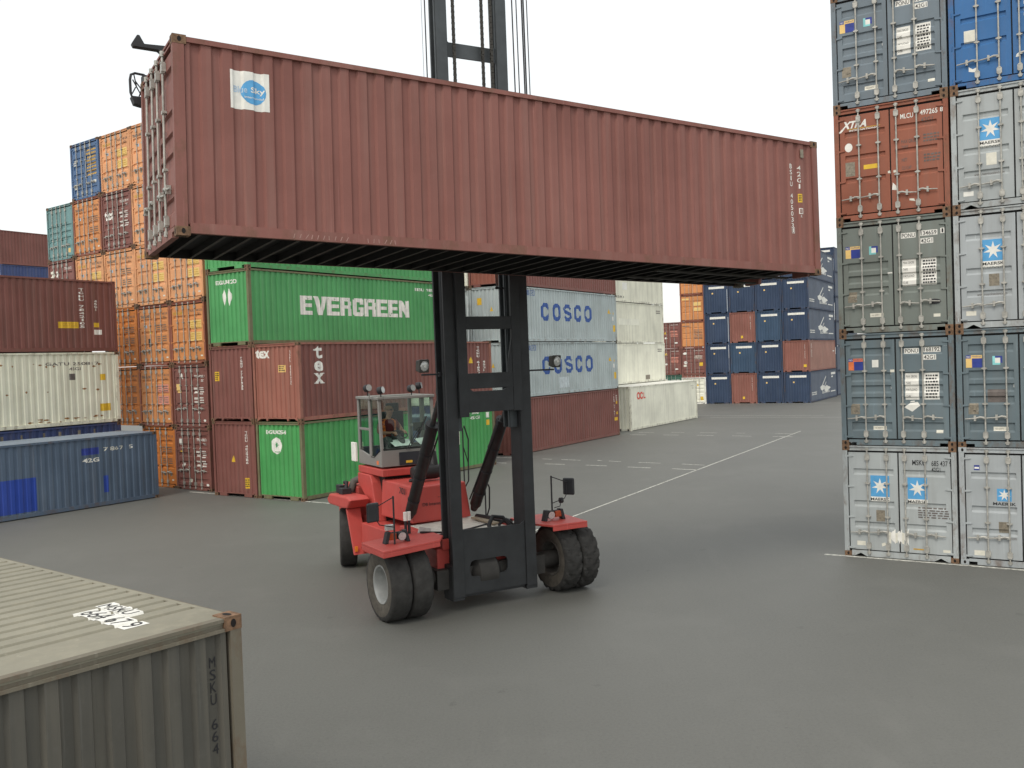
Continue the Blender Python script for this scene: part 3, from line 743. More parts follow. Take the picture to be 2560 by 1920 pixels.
for ch in 'EVERGREEN':
    d.polys(BLOCK[ch], (x, 6.98 - 2 * HC, x + w * .93, 7.74 - 2 * HC), wornw); x += w
d.build('lettering', c.root)
d = c.R(); d.text('EISU 989 3', 9.8, 8.22 - 2 * HC, 11.5, 8.36 - 2 * HC, white, 1, .02); d.text('45 G1', 10.8, 8.0 - 2 * HC, 11.6, 8.12 - 2 * HC, white, 1, .02); d.build('lettering', c.root)
d = c.E(); d.text('EGU420', .55, 2.36, 1.72, 2.52, white, 1, .03); d.build('lettering', c.root)
d = c.E(); d.oval(1.02, 1.86, .11, .30, white, 0, 14, .1); d.oval(1.30, 1.86, .12, .31, white, 0, 14, .1); d.build('logo', c.root)
c = container(place(GB, -1, 3 * HC), green2, 'green container just under the lifted one, on the block lettered green one', GRB, H=HC, frame=green2)
# ------------------------------------------------------------------ pale grey stack (C)
LC = 12.70
c = container(place(GC, 0, 0), maroon, 'maroon container on the ground under the pale grey ones', GRC, L=LC, H=HC, frame=maroon)
d = c.R(); d.stack('TRLU 531097', 12.0, 2.55, .17, .10, .125, white, 1, .02); d.stack('45G1', 12.34, 2.5, .14, .10, .125, white, 1, .02); d.rect(12.3, 1.95, 12.5, 2.12, yellow, 1); d.rect(12.1, .92, 12.5, 1.12, yellow, 1); d.poly([(12.3, 1.3), (12.55, 1.3), (12.5, 1.5)], yellow, 1); d.build('lettering', c.root)
d = c.E(); d.rect(1.0, .28, 1.5, .58, yellow); d.dashes(1.05, .3, 1.45, .55, 3, black, 1, 4); d.build('sticker', c.root)
def cosco(t, label, warn):
    c = container(place(GC, 0, t * HC), cgrey, label, GRC, L=LC, H=HC, frame=cgrey, castmat=cast_dull)
    d = c.R(); x0 = 3.35
    for ch in 'COSCO':
        d.polys(STROKE[ch], (x0 + .05, 1.26, x0 + .78, 2.00), lblue); x0 += 1.27
    d.build('lettering', c.root)
    d = c.R(); d.text('中远集团', .62, 2.44, 2.62, 2.74, lblue, 1, .005); d.build('lettering', c.root)
    d = c.R(); d.poly([(11.55, 1.72), (11.95, 1.72), (11.68, 1.98)], yellow); d.poly([(12.2, 1.68), (12.36, 1.68), (12.26, 1.86)], yellow); d.rect(12.18, 1.3, 12.3, 1.55, white); d.rect(12.2, .62, 12.5, 1.02, yellow); d.build('sticker', c.root)
    d = c.E(); d.rect(.45, 1.98, .72, 2.34, yellow); d.poly([(1.2, 1.62), (1.42, 1.62), (1.34, 1.85)], yellow); d.stack('CBHU 1830527', 2.05, 2.5, .08, .085, .12, black, 1, .01); d.build('sticker', c.root)
    return c
c = cosco(1, 'pale grey container with blue lettering, the lower of the two, behind the mast lamp', 0)
d = c.R(); d.rect(5.1, .35, 6.3, .95, plain('pale patch', (.52, .58, .60), .5)); d.build('paint_patch', c.root)
cosco(2, 'pale grey container with blue lettering, the upper of the two', 0)
container(place(GC, 0, 3 * HC), maroon, 'dusty maroon container on top of the upper blue lettered grey one', GRC, L=LC, H=HC, frame=maroon, endmat=brown)
container(place(GC, -1, 2 * HC), cgrey, 'pale grey container end seen through the mast, left of the blue lettered ones', GRC, L=LC, H=HC, shown=('E',), castmat=cast_dull)
container(place(GC, -1, 3 * HC), reef2, 'whitish container end high in the mast gap beside a brown end', GRC, L=LC, H=HC, shown=('E',), castmat=cast_dull)
# ------------------------------------------------------------------ white stack (D)
GRD = 'white containers stacked past the pale grey ones'
c = container(place(GD, 0, 0), reef, 'white container with small red lettering, alone at the front of the white stack', GRD, H=HC, side='fine', roof='flat', lod=0, frame=reef2, endmat=reef2, endkind='std', roofmat=white)
d = c.R(True)
d.polys(STROKE['O'], (1.15, 2.05, 1.55, 2.42), red); d.polys(STROKE['C'], (1.65, 2.05, 2.05, 2.42), red); d.polys([rc(0, 0, .3, 1), rc(.3, 0, 1, .22)], (2.17, 2.02, 2.5, 2.42), red); d.build('lettering', c.root)
d = c.R(True); d.text('CCLU', 11.0, 2.45, 11.5, 2.55, ghost); d.text('45R1', 11.2, 2.28, 11.55, 2.36, ghost); d.build('lettering', c.root)
for t, m, lab in ((1, reef, 'white container with a small brown square near its foot, lowest of three'), (2, reef2, 'off white container with pale patches, middle of the three white ones'), (3, reef2, 'stained white container right under the lifted one, top of three')):
    c = container(place(GD, -1, t * HC), m, lab, GRD, H=HC, side='fine', lod=0, frame=m)
    d = c.R(True)
    if t == 1: d.rect(8.4, .22, 9.2, .55, plate)
    if t == 2: d.rect(4.0, 1.3, 7.5, 1.75, reef); d.rect(.8, .35, 2.8, .95, reef)
    if t == 3: d.rect(2.2, .85, 3.3, 1.35, white); d.rect(4.8, .9, 5.6, 1.4, white); d.text('R45R1', 3.1, .3, 5.0, .45, black)
    d.dashes(10.8, 2.2, 11.6, 2.5, 2, ghost, 0, t); d.build('sticker', c.root)
container(place(GD, -1, 0), reef, 'white container behind the red lettered one, at ground level', GRD, H=HC, side='fine', lod=0, shown=('R',))
# ------------------------------------------------------------------ far blue stack (E)
GRE = 'blue and brown containers in the far stack'
grid = {(0, 0): 'b', (0, -1): 'b', (0, -2): 'r', (0, -3): 'b', (1, 0): 'r', (1, -1): 'b', (1, -2): 'c', (1, -3): 'b',
        (2, 0): 'b', (2, -1): 'c', (2, -2): 'r', (2, -3): 'b', (3, 0): 'b', (3, -1): 'b', (3, -2): 'b', (3, -3): 'b', (4, 0): 'b', (4, -1): 'b'}
COLN = {0: 'right hand', -1: 'second from right', -2: 'second from left', -3: 'left hand'}
ROWN = ['on the ground', 'on the second level', 'on the third level', 'on the fourth level', 'on the fifth level']
for (t, k), q in grid.items():
    m = ebrown if q == 'r' else eblue if q == 'b' else eblue2
    lab = f"{'brown' if q == 'r' else 'dark blue'} container {ROWN[t]} of the far blue stack, {COLN[k]} column"
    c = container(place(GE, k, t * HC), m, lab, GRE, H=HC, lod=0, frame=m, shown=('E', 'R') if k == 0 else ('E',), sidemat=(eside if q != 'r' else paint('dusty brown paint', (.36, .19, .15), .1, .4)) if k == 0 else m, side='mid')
    d = c.E(True)
    if q != 'r':
        d.rect(.53, 2.36, 2.05, 2.56, white); d.dashes(.6, 2.40, 1.98, 2.52, 1, cream, 1, t * 7 - k); d.rect(.82, 1.86, .96, 2.0, paleyel)
    else:
        d.rect(1.05 if k else 1.85, .42, 1.25 if k else 2.12, .66, yellow); d.stack('GESU 803114', 1.95, 2.5, .06, .07, .12, white)
    d.build('sticker', c.root)
    if k == 0 and q == 'b':
        d = c.R(True)
        d.polys(stroke([(0, 0), (1, 1)], .14), (5.2, 1.45, 6.9, 2.25), white); d.polys(stroke([(.0, .25), (.35, .1), (.9, .62)], .10), (5.6, 1.2, 7.1, 2.0), white)
        d.oval(5.2, 1.18, 1.1, .24, white, 0, 12, .2); d.oval(7.2, 1.05, 1.5, .26, white, 0, 12, .25); d.build('logo', c.root)
        d = c.R(True); d.text('SLOMAN', 5.0, .62, 8.4, .86, white, 1, .03); d.dashes(.5, .62, 2.6, .98, 2, white, 1, 3); d.rect(9.4, 2.34, 11.5, 2.56, white); d.rect(9.5, 2.06, 10.3, 2.2, white); d.rect(9.1, .62, 11.4, .72, white); d.build('lettering', c.root)
    if k == 0 and q == 'r':
        d = c.R(True); d.stack('GESU 803114', .7, 2.6, .35, .08, .12, white); d.rect(10.9, 1.75, 11.7, 1.86, white); d.build('lettering', c.root)
for t in range(6):
    m = eblue if t in (0, 1, 5) else steelb
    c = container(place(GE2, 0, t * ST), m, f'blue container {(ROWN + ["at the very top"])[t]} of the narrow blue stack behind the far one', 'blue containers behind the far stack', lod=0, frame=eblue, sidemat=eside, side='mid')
    d = c.R(True); d.rect(3, .9, 5.5, 1.2, white); d.build('sticker', c.root)
    d = c.E(True); d.rect(.5, 2.1, 2.0, 2.3, white); d.build('sticker', c.root)
# lone white box and the door stack beyond it
c = container(place(GE, -4, 0), reef, 'white container with doors, left of the far blue stack at ground level', GRE, H=ST, end='door', bands='many', lod=0, frame=white, roofmat=white, shown=('E',))
d = c.D(); d.poly([(1.5, 1.75), (1.72, 1.75), (1.62, 2.0)], yellow); d.rect(1.85, .35, 2.15, .72, yellow); d.text('HANSA', .25, 2.2, .8, 2.32, red, 1, .03); d.build('sticker', c.root)
GRQ = 'containers with doors seen in the far gap'
def Q(k, t, m, lab, bands='ribs'):
    z = 0 if t == 0 else HC + (t - 1) * ST
    return container(place(GQ, k, z), m, lab, GRQ, L=6.058, H=HC if t == 0 else ST, end='door', bands=bands, lod=0, frame=m, shown=('R',))
Q(0, 0, ebrown, 'brown container behind the lone white one in the far gap')
c = Q(0, 1, maroon, 'maroon container doors with yellow square, in the far gap', 'many'); d = c.D(); d.rect(1.8, .8, 2.15, 1.15, yellow); d.text('TGHU 408117', 1.25, 2.25, 2.2, 2.35, white); d.oval(.4, 1.15, .2, .14, white); d.rect(.2, .75, .5, .95, cream); d.oval(.35, 2.05, .2, .12, white); d.dashes(1.3, 1.45, 2.1, 1.85, 3, cream, 0, 3); d.build('sticker', c.root)
c = Q(0, 2, orange, 'orange container with plain doors, on the maroon yellow square one in the far gap'); d = c.D(); d.rect(.2, 2.1, .9, 2.18, ghost); d.dashes(1.4, .8, 2.2, 1.8, 7, ghost, 0, 5); d.build('sticker', c.root)
c = Q(0, 3, orange, 'orange container with two pale yellow door labels in the far gap'); d = c.D(); d.rect(1.32, 1.5, 2.1, 1.85, paleyel); d.rect(1.32, 1.0, 2.1, 1.32, paleyel); d.rect(.2, 2.1, .9, 2.25, paleyel); d.build('sticker', c.root)
c = Q(0, 4, orange, 'orange container just under the lifted one in the far gap'); d = c.D(); d.rect(.3, 1.2, .6, 1.5, cream); d.build('sticker', c.root)
c = Q(-1, 0, paint('bottle green paint', (.05, .14, .10), .1, .2), 'dark green container top showing over the white one in the far gap'); d = c.D(); d.text('CAPITAL', .2, 2.3, 1.0, 2.5, white, 1, .03); d.text('CLHU 884', 1.4, 2.3, 2.2, 2.42, white, 1, .02); d.build('lettering', c.root)
for t, lab in ((1, 'maroon container with flag and triangle side by side on its doors, far gap'), (2, 'maroon container with flag above a yellow square, topped by sky in the far gap')):
    c = Q(-1, t, maroon, lab, 'many'); d = c.D(); d.rect(.15, 1.95, .5, 2.35, cream); d.poly([(.2, 2.0), (.45, 2.0), (.45, 2.28)], navy, 1); d.rect(.2, 1.35, .55, 1.7, yellow); d.poly([(.75, 1.95, ), (1.05, 1.95), (.9, 2.2)], yellow) if t == 1 else d.poly([(.7, 1.45), (1.0, 1.45), (.85, 1.68)], yellow)
    d.oval(.9, 1.05, .12, .1, white); d.text('TEXU 508', 1.4, 2.28, 2.2, 2.36, white); d.dashes(1.4, 1.1, 2.15, 1.75, 4, pink, 0, t); d.oval(1.95, .55, .18, .07, white); d.build('sticker', c.root)

# ------------------------------------------------------------------ orange door stack (G)
GRG = 'containers in the orange door stack on the left'
def Gc(k, t, m, lab, bands='ribs', **kw):
    return container(place(GG, k, t * HG, 0, PG), m, lab, GRG, L=6.058, H=HG, end='door', bands=bands, frame=m, hinges=kw.pop('hinges', True), castmat=cast_rust, shown=kw.pop('shown', ('R',)), **kw)
def orange_marks(c, kind, seed=0):
    d = c.D()
    d.text('TRADE-LINER', .20, 2.05, .98, 2.17, ghost if kind != 'y' else gold, 1, .03)
    d.text('HLXU', 1.44, 2.12, 1.68, 2.22, ghost, 1, .01); d.text('405 218', 1.86, 2.12, 2.24, 2.22, ghost, 1, .01); d.text('22G1', 1.90, 1.98, 2.12, 2.07, ghost, 1, .01); d.build('lettering', c.root)
    d = c.D(); pm = {'y': paleyel, 'p': pink}.get(kind)
    for y in (1.42, .94):
        for x0, x1 in ((1.40, 1.70), (1.80, 2.18)):
            if pm: d.rect(x0, y, x1, y + .36, pm)
            d.dashes(x0 + .04, y + .05, x1 - .04, y + .32, 3, gold if kind == 'y' else ghost, 1, seed + int(x0 * 10))
    d.rect(2.05, .30, 2.2, .36, cream)
    if seed % 2: d.rect(.55, 1.62, .68, 1.74, plain('pale blue sticker', (.45, .55, .65), .5))
    for x in (.3, .7, 1.5, 1.95): d.rect(x, .50, x + .13, .62, plate)
    d.build('sticker', c.root)
def tex_marks(c, num):
    d = c.D(); d.text(num, 1.50, 2.02, 2.2, 2.13, white, 1, .015); d.text('22G1', 1.95, 1.86, 2.12, 1.95, white, 1, .015); d.dashes(1.46, 1.35, 1.72, 1.65, 2, white, 1, 2); d.dashes(1.84, 1.32, 2.1, 1.65, 4, white, 1, 5); d.dashes(1.46, .95, 1.7, 1.25, 2, white, 1, 3); d.dashes(1.84, .95, 2.1, 1.25, 3, white, 1, 6); d.build('lettering', c.root)
c = Gc(0, 0, maroon, 'maroon container with doors and white number, on the ground beside a blue one', 'many', hz=.8); tex_marks(c, 'TPXU 40865 1'); d = c.D(); d.rect(.28, 1.85, .46, 2.1, white); d.rect(.42, .98, .62, 1.1, white); d.rect(.34, 1.55, .48, 1.6, yellow); d.oval(.97, .4, .09, .09, cream); d.oval(2.15, .25, .09, .05, white); d.build('sticker', c.root)
c = Gc(0, 1, maroon, 'maroon container with doors, white oval and yellow label, second level by the maroon ends', 'four', hz=.75); tex_marks(c, 'TGU 40265 1'); d = c.D(); d.oval(.62, 2.1, .07, .12, white); d.rect(.22, 1.42, .5, 1.78, paleyel); d.oval(2.12, .28, .08, .05, white); d.oval(1.75, .6, .08, .05, white); d.build('sticker', c.root)
c = Gc(0, 2, orange, 'orange container with yellow door labels, beside the block lettered green one'); orange_marks(c, 'y', 2)
c = Gc(0, 3, orange_haze, 'pale orange container with yellow door labels, right one under the lifted container'); orange_marks(c, 'y', 4)
c = Gc(-1, 0, orange3, 'orange container partly behind the front blue one, at ground level'); orange_marks(c, 'n', 3)
c = Gc(-1, 1, orange, 'orange container with salmon door labels, beside the maroon oval one'); orange_marks(c, 'p', 5)
c = Gc(-1, 2, orange, 'orange container with a yellow triangle on its door'); orange_marks(c, 'n', 7); d = c.D(); d.poly([(.78, 1.36), (.98, 1.36), (.88, 1.62)], yellow); d.rect(.74, .8, .92, 1.16, black); d.build('sticker', c.root)
c = Gc(-1, 3, orange_haze, 'pale orange container with yellow door labels, left one under the lifted container'); orange_marks(c, 'y', 9)
c = Gc(-1, 4, orange_haze, 'pale orange container right behind the lifted container end, one below the top'); orange_marks(c, 'y', 11)
c = Gc(-1, 5, orange_haze, 'pale orange container at the top, cut off by the lifted container'); orange_marks(c, 'n', 13)
c = Gc(-2, 1, orange3, 'deep orange container half hidden by the stained white one'); orange_marks(c, 'n', 15)
c = Gc(-2, 2, orange3, 'deep orange container half hidden by the upper left maroon one'); orange_marks(c, 'n', 17)
c = Gc(-2, 3, orange_haze, 'pale orange container just under the maroon serif lettered door one'); orange_marks(c, 'n', 19)
c = Gc(-2, 4, maroon, 'maroon container with serif lettering on its doors, high among orange ones', 'many'); d = c.D(); d.text('tex', .22, 1.36, .92, 1.75, white, 1, .03); d.build('lettering', c.root); tex_marks(c, 'TGHU 81 4')
c = Gc(-2, 5, orange_haze, 'pale orange container with yellow labels at the top, right of a blue one'); orange_marks(c, 'y', 21)
c = Gc(-3, 3, orange_haze, 'pale orange container above the far left maroon one, beside the flag one'); orange_marks(c, 'y', 23)
c = Gc(-3, 4, orange, 'orange container under the blue one, right of the teal one'); orange_marks(c, 'n', 25)
c = Gc(-3, 5, steelb, 'steel blue container at the top left end of the orange stack', 'many'); d = c.D(); d.dashes(1.4, .95, 2.2, 2.2, 8, gold, 1, 4); d.rect(1.85, .62, 2.15, .74, white); d.rect(.25, .5, .45, .72, cream); d.dashes(.25, 1.55, .55, 1.85, 3, cream, 1, 4); d.build('sticker', c.root)
c = Gc(-4, 3, maroon, 'red brown container with a flag on its door, under the teal one', 'ribs'); d = c.D(); d.poly([(.2, 1.5), (.55, 1.5), (.55, 2.15), (.2, 2.1)], cream); d.poly([(.24, 1.54), (.52, 1.54), (.5, 1.8)], skyblue, 1); d.oval(.8, 1.95, .1, .15, white); d.text('TRKU 2', 1.5, 2.1, 2.15, 2.22, white, 1, .02); d.build('sticker', c.root)
c = Gc(-4, 4, teal, 'grey teal container at the stepped left end of the orange stack', 'three'); d = c.D(); d.rect(1.9, .3, 2.1, .5, paleyel); d.build('sticker', c.root)

# ------------------------------------------------------------------ left stacks (F, F2) and the one behind (R)
GRF = 'containers in the low stack at the left edge'
c = container(place(GF, 0, 0), fblue2, 'patchy blue container squeezed under the stained white one', GRF, H=HC, frame=fblue2, shown=('R',), castmat=cast_rust)
d = c.R(); rnd = random.Random(3)
for i in range(14):
    y = 1.2 + i * .75 + rnd.uniform(-.1, .1); d.rect(y, .3, y + .1, 2.7, plate)
d.build('paint_patch', c.root)
c = container(place(GF, 0, HC), fwhite, 'stained white container with rust marks, in the left edge stack', GRF, H=HC, frame=fwhite, shown=('R',), castmat=cast_rust)
d = c.R(); d.text('GATU 250817', 9.0, 2.38, 11.3, 2.5, ghost, 1, .01); d.text('45G1', 10.0, 2.18, 10.5, 2.3, ghost, 1, .01); d.rect(11.35, 1.75, 11.6, 2.0, yellow); d.rect(11.3, .5, 11.75, .8, yellow); d.rect(10.0, 1.8, 10.25, 2.05, ghost); d.build('lettering', c.root)
d = c.R(); rs = plain('rust stain', (.30, .15, .05), .9, 0, .5, 20)
for i in range(40):
    y = rnd.uniform(4.5, 11.6); z = rnd.choice((2.42, 2.36, .3, .22, 1.32 + .02 * (i % 5))) + rnd.uniform(-.04, .04); w = rnd.uniform(.04, .13); d.oval(y, z, w, rnd.uniform(.012, .04), rs, 0, 9, .3)
d.build('rust_mark', c.root)
c = container(place(GF, 0, 2 * HC), maroon, 'maroon container with yellow labels, on the stained white one', GRF, H=HC, frame=maroon, shown=('R',), castmat=maroon)
d = c.R(); d.stack('TGHU 7842105', 10.55, 2.55, .22, .10, .135, white, 1, .02); d.stack('45G1', 11.2, 2.1, .16, .09, .115, white, 1, .02); d.rect(9.6, .95, 10.5, 1.2, yellow); d.dashes(9.8, 1.0, 10.4, 1.16, 2, gold, 1, 2); d.rect(11.15, 1.0, 11.4, 1.18, yellow); d.rect(11.15, .7, 11.5, .9, white); d.build('lettering', c.root)
c = container(place(GF2, 0, 0), fblue, 'dull blue container on the ground at the left edge, in front of its stack', GRF, H=ST, frame=fblue, roof='corr', roofmat=paint('pale blue roof paint', (.22, .27, .33), .1, .4), shown=('R', 'B'), castmat=cast_rust)
d = c.R(); d.rect(9.05, 1.95, 9.75, 2.2, navy); d.text('7 867', 9.95, 2.03, 10.75, 2.17, cream, 1, .01); d.text('5', 11.0, 2.03, 11.15, 2.17, white, 1, .01); d.text('42G', 9.1, 1.67, 9.75, 1.83, white, 1, .03); d.build('lettering', c.root)
d = c.R(); bp = paint('bright blue patch paint', (.02, .06, .34), .1, .15); d.rect(4.6, .22, 7.33, 1.38, bp); d.rect(9.88, .5, 10.08, 1.12, bp); d.build('paint_patch', c.root)
container(place(GR, 0, 5 * HC), maroon, 'maroon container high behind the left edge stack', 'containers behind the left stacks', H=HC, lod=0, shown=('R',))
container(place(GR, 0, 4 * HC), fblue2, 'dark blue container showing as a strip under the high maroon one', 'containers behind the left stacks', H=HC, lod=0, shown=('R',))

# ------------------------------------------------------------------ foreground container (K)
def Rm(yaw, ti, tr): return Matrix.Rotation(yaw, 4, 'Z') @ Matrix.Rotation(ti, 4, 'Y') @ Matrix.Rotation(tr, 4, 'X')
MK = place((-2.3366, 7.8651, 50.627)); HK = 2.79
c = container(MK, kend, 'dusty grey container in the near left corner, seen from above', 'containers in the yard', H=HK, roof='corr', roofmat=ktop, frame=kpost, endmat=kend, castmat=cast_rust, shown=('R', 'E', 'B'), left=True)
d = c.E(); d.stack('MSKU 664 679', W - .28, 2.475, .055, .088, .103, black, 1, .0); d.build('lettering', c.root)
def roofmark(c):
    d = Decal('T', 12.192, HK, RPROF[12.192])
    # the words run towards the near end (-y) with their tops towards +x: built in (y, x) space
    def put(t, y0, x0, y1, x1):
        vs, fs, (bx, by, bw, bh) = text2d(t, .0)
        d.items.append(([(y0 + (a - bx) / bw * (y1 - y0), x0 + (b - by) / bh * (x1 - x0)) for a, b in vs], fs, d.mi(black), 1))
    for i in range(4): d.rect(.84 + .14 * i, -.575 + .02 * (i % 2), .98 + .14 * i, -.40 + .02 * (i % 2), white)
    for i in range(7): d.rect(.44 + .125 * i, -.80 + .02 * (i % 2), .565 + .125 * i, -.577, white)
    d.build('sticker', c.root); d = Decal('T', 12.192, HK, None)
    put('MSKU', 1.37, -.55, .87, -.42); put('664 67 9', 1.27, -.77, .47, -.60)
    return d.build('lettering', c.root)
roofmark(c)

# ------------------------------------------------------------------ the lifted container (H)
H0 = Vector((-4.35036, 12.45814, 6.65415)); HR = Rm(R(31.29905), R(1.47806), R(-1.77087))
MH = Matrix.Translation(H0) @ HR
SCL = (.938, 1.021, 1.0354)
MHc = MH @ Matrix.Rotation(-math.pi / 2, 4, 'Z') @ Matrix.Diagonal((*SCL, 1))
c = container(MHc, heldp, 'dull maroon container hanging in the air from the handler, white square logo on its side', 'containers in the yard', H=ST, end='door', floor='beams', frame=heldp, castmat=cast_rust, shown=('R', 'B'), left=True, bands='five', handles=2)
LS, HS = 1.021, 1.0354
d = c.R(); d.rect(.76 / LS, 1.80 / HS, 1.30 / LS, 2.33 / HS, white); d.oval(1.08 / LS, 2.05 / HS, .17, .165, skyblue, 1)
d.text('Blue', .81 / LS, 2.03 / HS, .99 / LS, 2.12 / HS, plain('soft blue letter', (.42, .55, .68), .6), 2, .02); d.text('Sky', 1.04 / LS, 2.02 / HS, 1.24 / LS, 2.12 / HS, white, 2, .02); d.text('intermodal', .95 / LS, 1.96 / HS, 1.22 / LS, 1.99 / HS, white, 2, .01); d.build('logo', c.root)
d = c.R(); d.stack('BSIU 405033', 11.665 / LS, 2.17 / HS, .062, .088, .113, white, 1, .004); d.text('1', 11.70 / LS, .82 / HS, 11.73 / LS, .90 / HS, white)
for x0, y0, x1, y1 in ((11.675, .80, 11.683, .92), (11.745, .80, 11.753, .92), (11.683, .80, 11.745, .808), (11.683, .912, 11.745, .92)): d.rect(x0 / LS, y0 / HS, x1 / LS, y1 / HS, white)
d.stack('42G1', 11.905 / LS, 2.16 / HS, .066, .088, .118, white, 1, .004); d.rect(11.91 / LS, 1.43 / HS, 12.0 / LS, 1.60 / HS, yellow); d.dashes(11.92 / LS, 1.45 / HS, 11.99 / LS, 1.58 / HS, 4, black, 1, 3)
for x0, y0, x1, y1 in ((11.92, 1.20, 12.01, 1.215), (11.92, 1.30, 12.01, 1.315), (11.92, 1.215, 11.932, 1.30), (11.998, 1.215, 12.01, 1.30)): d.rect(x0 / LS, y0 / HS, x1 / LS, y1 / HS, white)
d.text('C', 11.945 / LS, 1.235 / HS, 11.985 / LS, 1.285 / HS, white); d.text('R', 11.945 / LS, 1.13 / HS, 11.985 / LS, 1.18 / HS, white); d.build('lettering', c.root)
mb = MB(); mb.box(-.014, -.004, 11.72, 11.80, 2.24, 2.40); mb.build('vent', plate, c.root)
d = c.R(True); chalk = plain('chalk', (.40, .24, .21), .9)
for i, q in enumerate('SCHWARZ'): pass
rnd = random.Random(11)
mb = MB()
for i in range(16):
    y = 1.55 + i * .085 + (.25 if i > 9 else 0); z = .085; a = rnd.uniform(-.03, .03); mb.poly([(-.001, y, z - .03), (-.001, y + .012, z - .03), (-.001, y + .03 + a, z + .03), (-.001, y + .018 + a, z + .03)])
mb.build('chalk_mark', chalk, c.root)

# ------------------------------------------------------------------ container handler
redp = paint('handler red paint', (.50, .075, .062), .03, .16, .4, (.40, .16, .13), dent=.12)
mastp = plain('mast dark steel', (.027, .029, .031), .55, .1, .3, 2.2, .15)
cylp = plain('cylinder black steel', (.022, .022, .023), .45, .1, .3, 5)
cabp = plain('cab grey paint', (.235, .228, .212), .5, 0, .08, 2)
tyrem = plain('tyre rubber', (.035, .034, .032), .85, 0, .3, 7, .3)
wallm = plain('dusty tyre sidewall', (.095, .085, .070), .9, 0, .3, 9, .3)
rimm = plain('grey rim', (.36, .37, .36), .45, .2, .15, 5)
rimd = plain('dark rim', (.10, .095, .085), .7, .1, .4, 6)
gratem = plain('expanded metal', (.78, .78, .70), .6, .1, .15, 9)
lensm = plain('sky pale lamp lens', (.55, .56, .54), .15, .3, .3, 60)  # pale base colour stands in for sky reflected in the lens
amber = plain('amber lens', (.35, .06, .02), .25, 0, .2)
chainm = plain('greasy chain', (.05, .047, .04), .5, .3, .4, 20)
seatm = plain('seat cloth', (.025, .03, .035), .9)
dash = plain('dashboard', (.045, .055, .05), .7)
paper = plain('paper', (.78, .84, .80), .8, 0, .04)
def glassm():
    m = bpy.data.materials.new('cab glass'); m.use_nodes = True; nt = m.node_tree; nt.nodes.clear(); L = nt.links
    o = nt.nodes.new('ShaderNodeOutputMaterial'); t = nt.nodes.new('ShaderNodeBsdfTransparent'); t.inputs[0].default_value = (.70, .80, .75, 1)
    g_ = nt.nodes.new('ShaderNodeBsdfGlossy'); g_.inputs['Roughness'].default_value = .03; g_.inputs[0].default_value = (.9, .95, .93, 1)
    fr = nt.nodes.new('ShaderNodeFresnel'); fr.inputs[0].default_value = 1.45; mx = nt.nodes.new('ShaderNodeMixShader')
    L.new(fr.outputs[0], mx.inputs[0]); L.new(t.outputs[0], mx.inputs[1]); L.new(g_.outputs[0], mx.inputs[2]); L.new(mx.outputs[0], o.inputs[0])
    return m
glass = glassm()
ang = R(30); MT = Matrix.Translation((-.63, 18.82, 0)) @ Matrix.Rotation(ang, 4, 'Z')
T = empty('container_handler', MT, 'red lift truck with a tall black mast and grey cab, holding up the maroon container', 'lift truck')
# chassis
mb = MB(); mb.box(-1.12, 1.12, -.05, 4.0, .55, 1.22); mb.box(-.72, .72, 4.0, 6.0, .6, 1.25)
mb.build('chassis', redp, T, bevel=.02)
mb = MB(); mb.box(-1.22, 1.22, -.24, .24, .46, .84); mb.tube([(-2.0, 0, .7), (-1.2, 0, .68)], .17, 14); mb.tube([(1.2, 0, .68), (2.0, 0, .7)], .17, 14); mb.lathe([(-.35, .0), (-.33, .2), (-.2, .36), (.2, .36), (.33, .2), (.35, 0)], 24, 'x', (-.15, -.05, .66)); mb.build('drive_axle', plain('axle grey', (.035, .033, .03), .7, 0, .3, 4), T, smooth=True)
# hood
mb = MB()
mb.hexa([(-.72, 2.0, 1.40), (.72, 2.0, 1.40), (-.72, 3.78, 1.36), (.72, 3.78, 1.36), (-.62, 2.0, 2.18), (.60, 2.0, 2.20), (-.66, 3.78, 2.20), (.66, 3.78, 2.20)])
mb.build('hood', redp, T, bevel=.035)
mb = MB(); mb.prism([(3.80, 1.22), (4.3, 1.22), (4.55, 1.75), (4.98, 2.05), (4.98, 2.27), (4.2, 2.27), (4.08, 2.1)], -.80, -.52, 'x'); mb.build('cab_support', redp, T, bevel=.02)
mb = MB(); mb.prism([(3.80, 1.22), (4.3, 1.22), (4.55, 1.75), (4.98, 2.05), (4.98, 2.27), (4.2, 2.27), (4.08, 2.1)], .52, .80, 'x'); mb.build('cab_support', redp, T, bevel=.02)
mb = MB(); mb.box(-.58, .58, 3.8, 4.95, 1.22, 2.26); mb.build('engine_block', plain('dark engine', (.03, .028, .026), .7, .2, .5, 5), T)
def label(name, t, x0, x1, z0, z1, y, m, bold=.01, axis='y'):
    vs, fs, (bx, by, bw, bh) = text2d(t, bold); mb = MB()
    for f in fs:
        q = [(x0 + (vs[i][0] - bx) / bw * (x1 - x0), z0 + (vs[i][1] - by) / bh * (z1 - z0)) for i in f]
        mb.poly([(a, y(a, b_) if callable(y) else y, b_) if axis == 'y' else (y(a, b_) if callable(y) else y, -a, b_) for a, b_ in q])
    return mb.build(name, m, T)
label('lettering', 'DB Intermodal', -.47, .12, 1.755, 1.825, 1.975, black); label('lettering', 'Services', -.10, .08, 1.915, 1.94, 1.975, black)
label('lettering', '701', -2.75, -2.42, 1.98, 2.12, lambda a, b_: -.74 + (b_ - 1.38) * .092, black, .01, 'x')
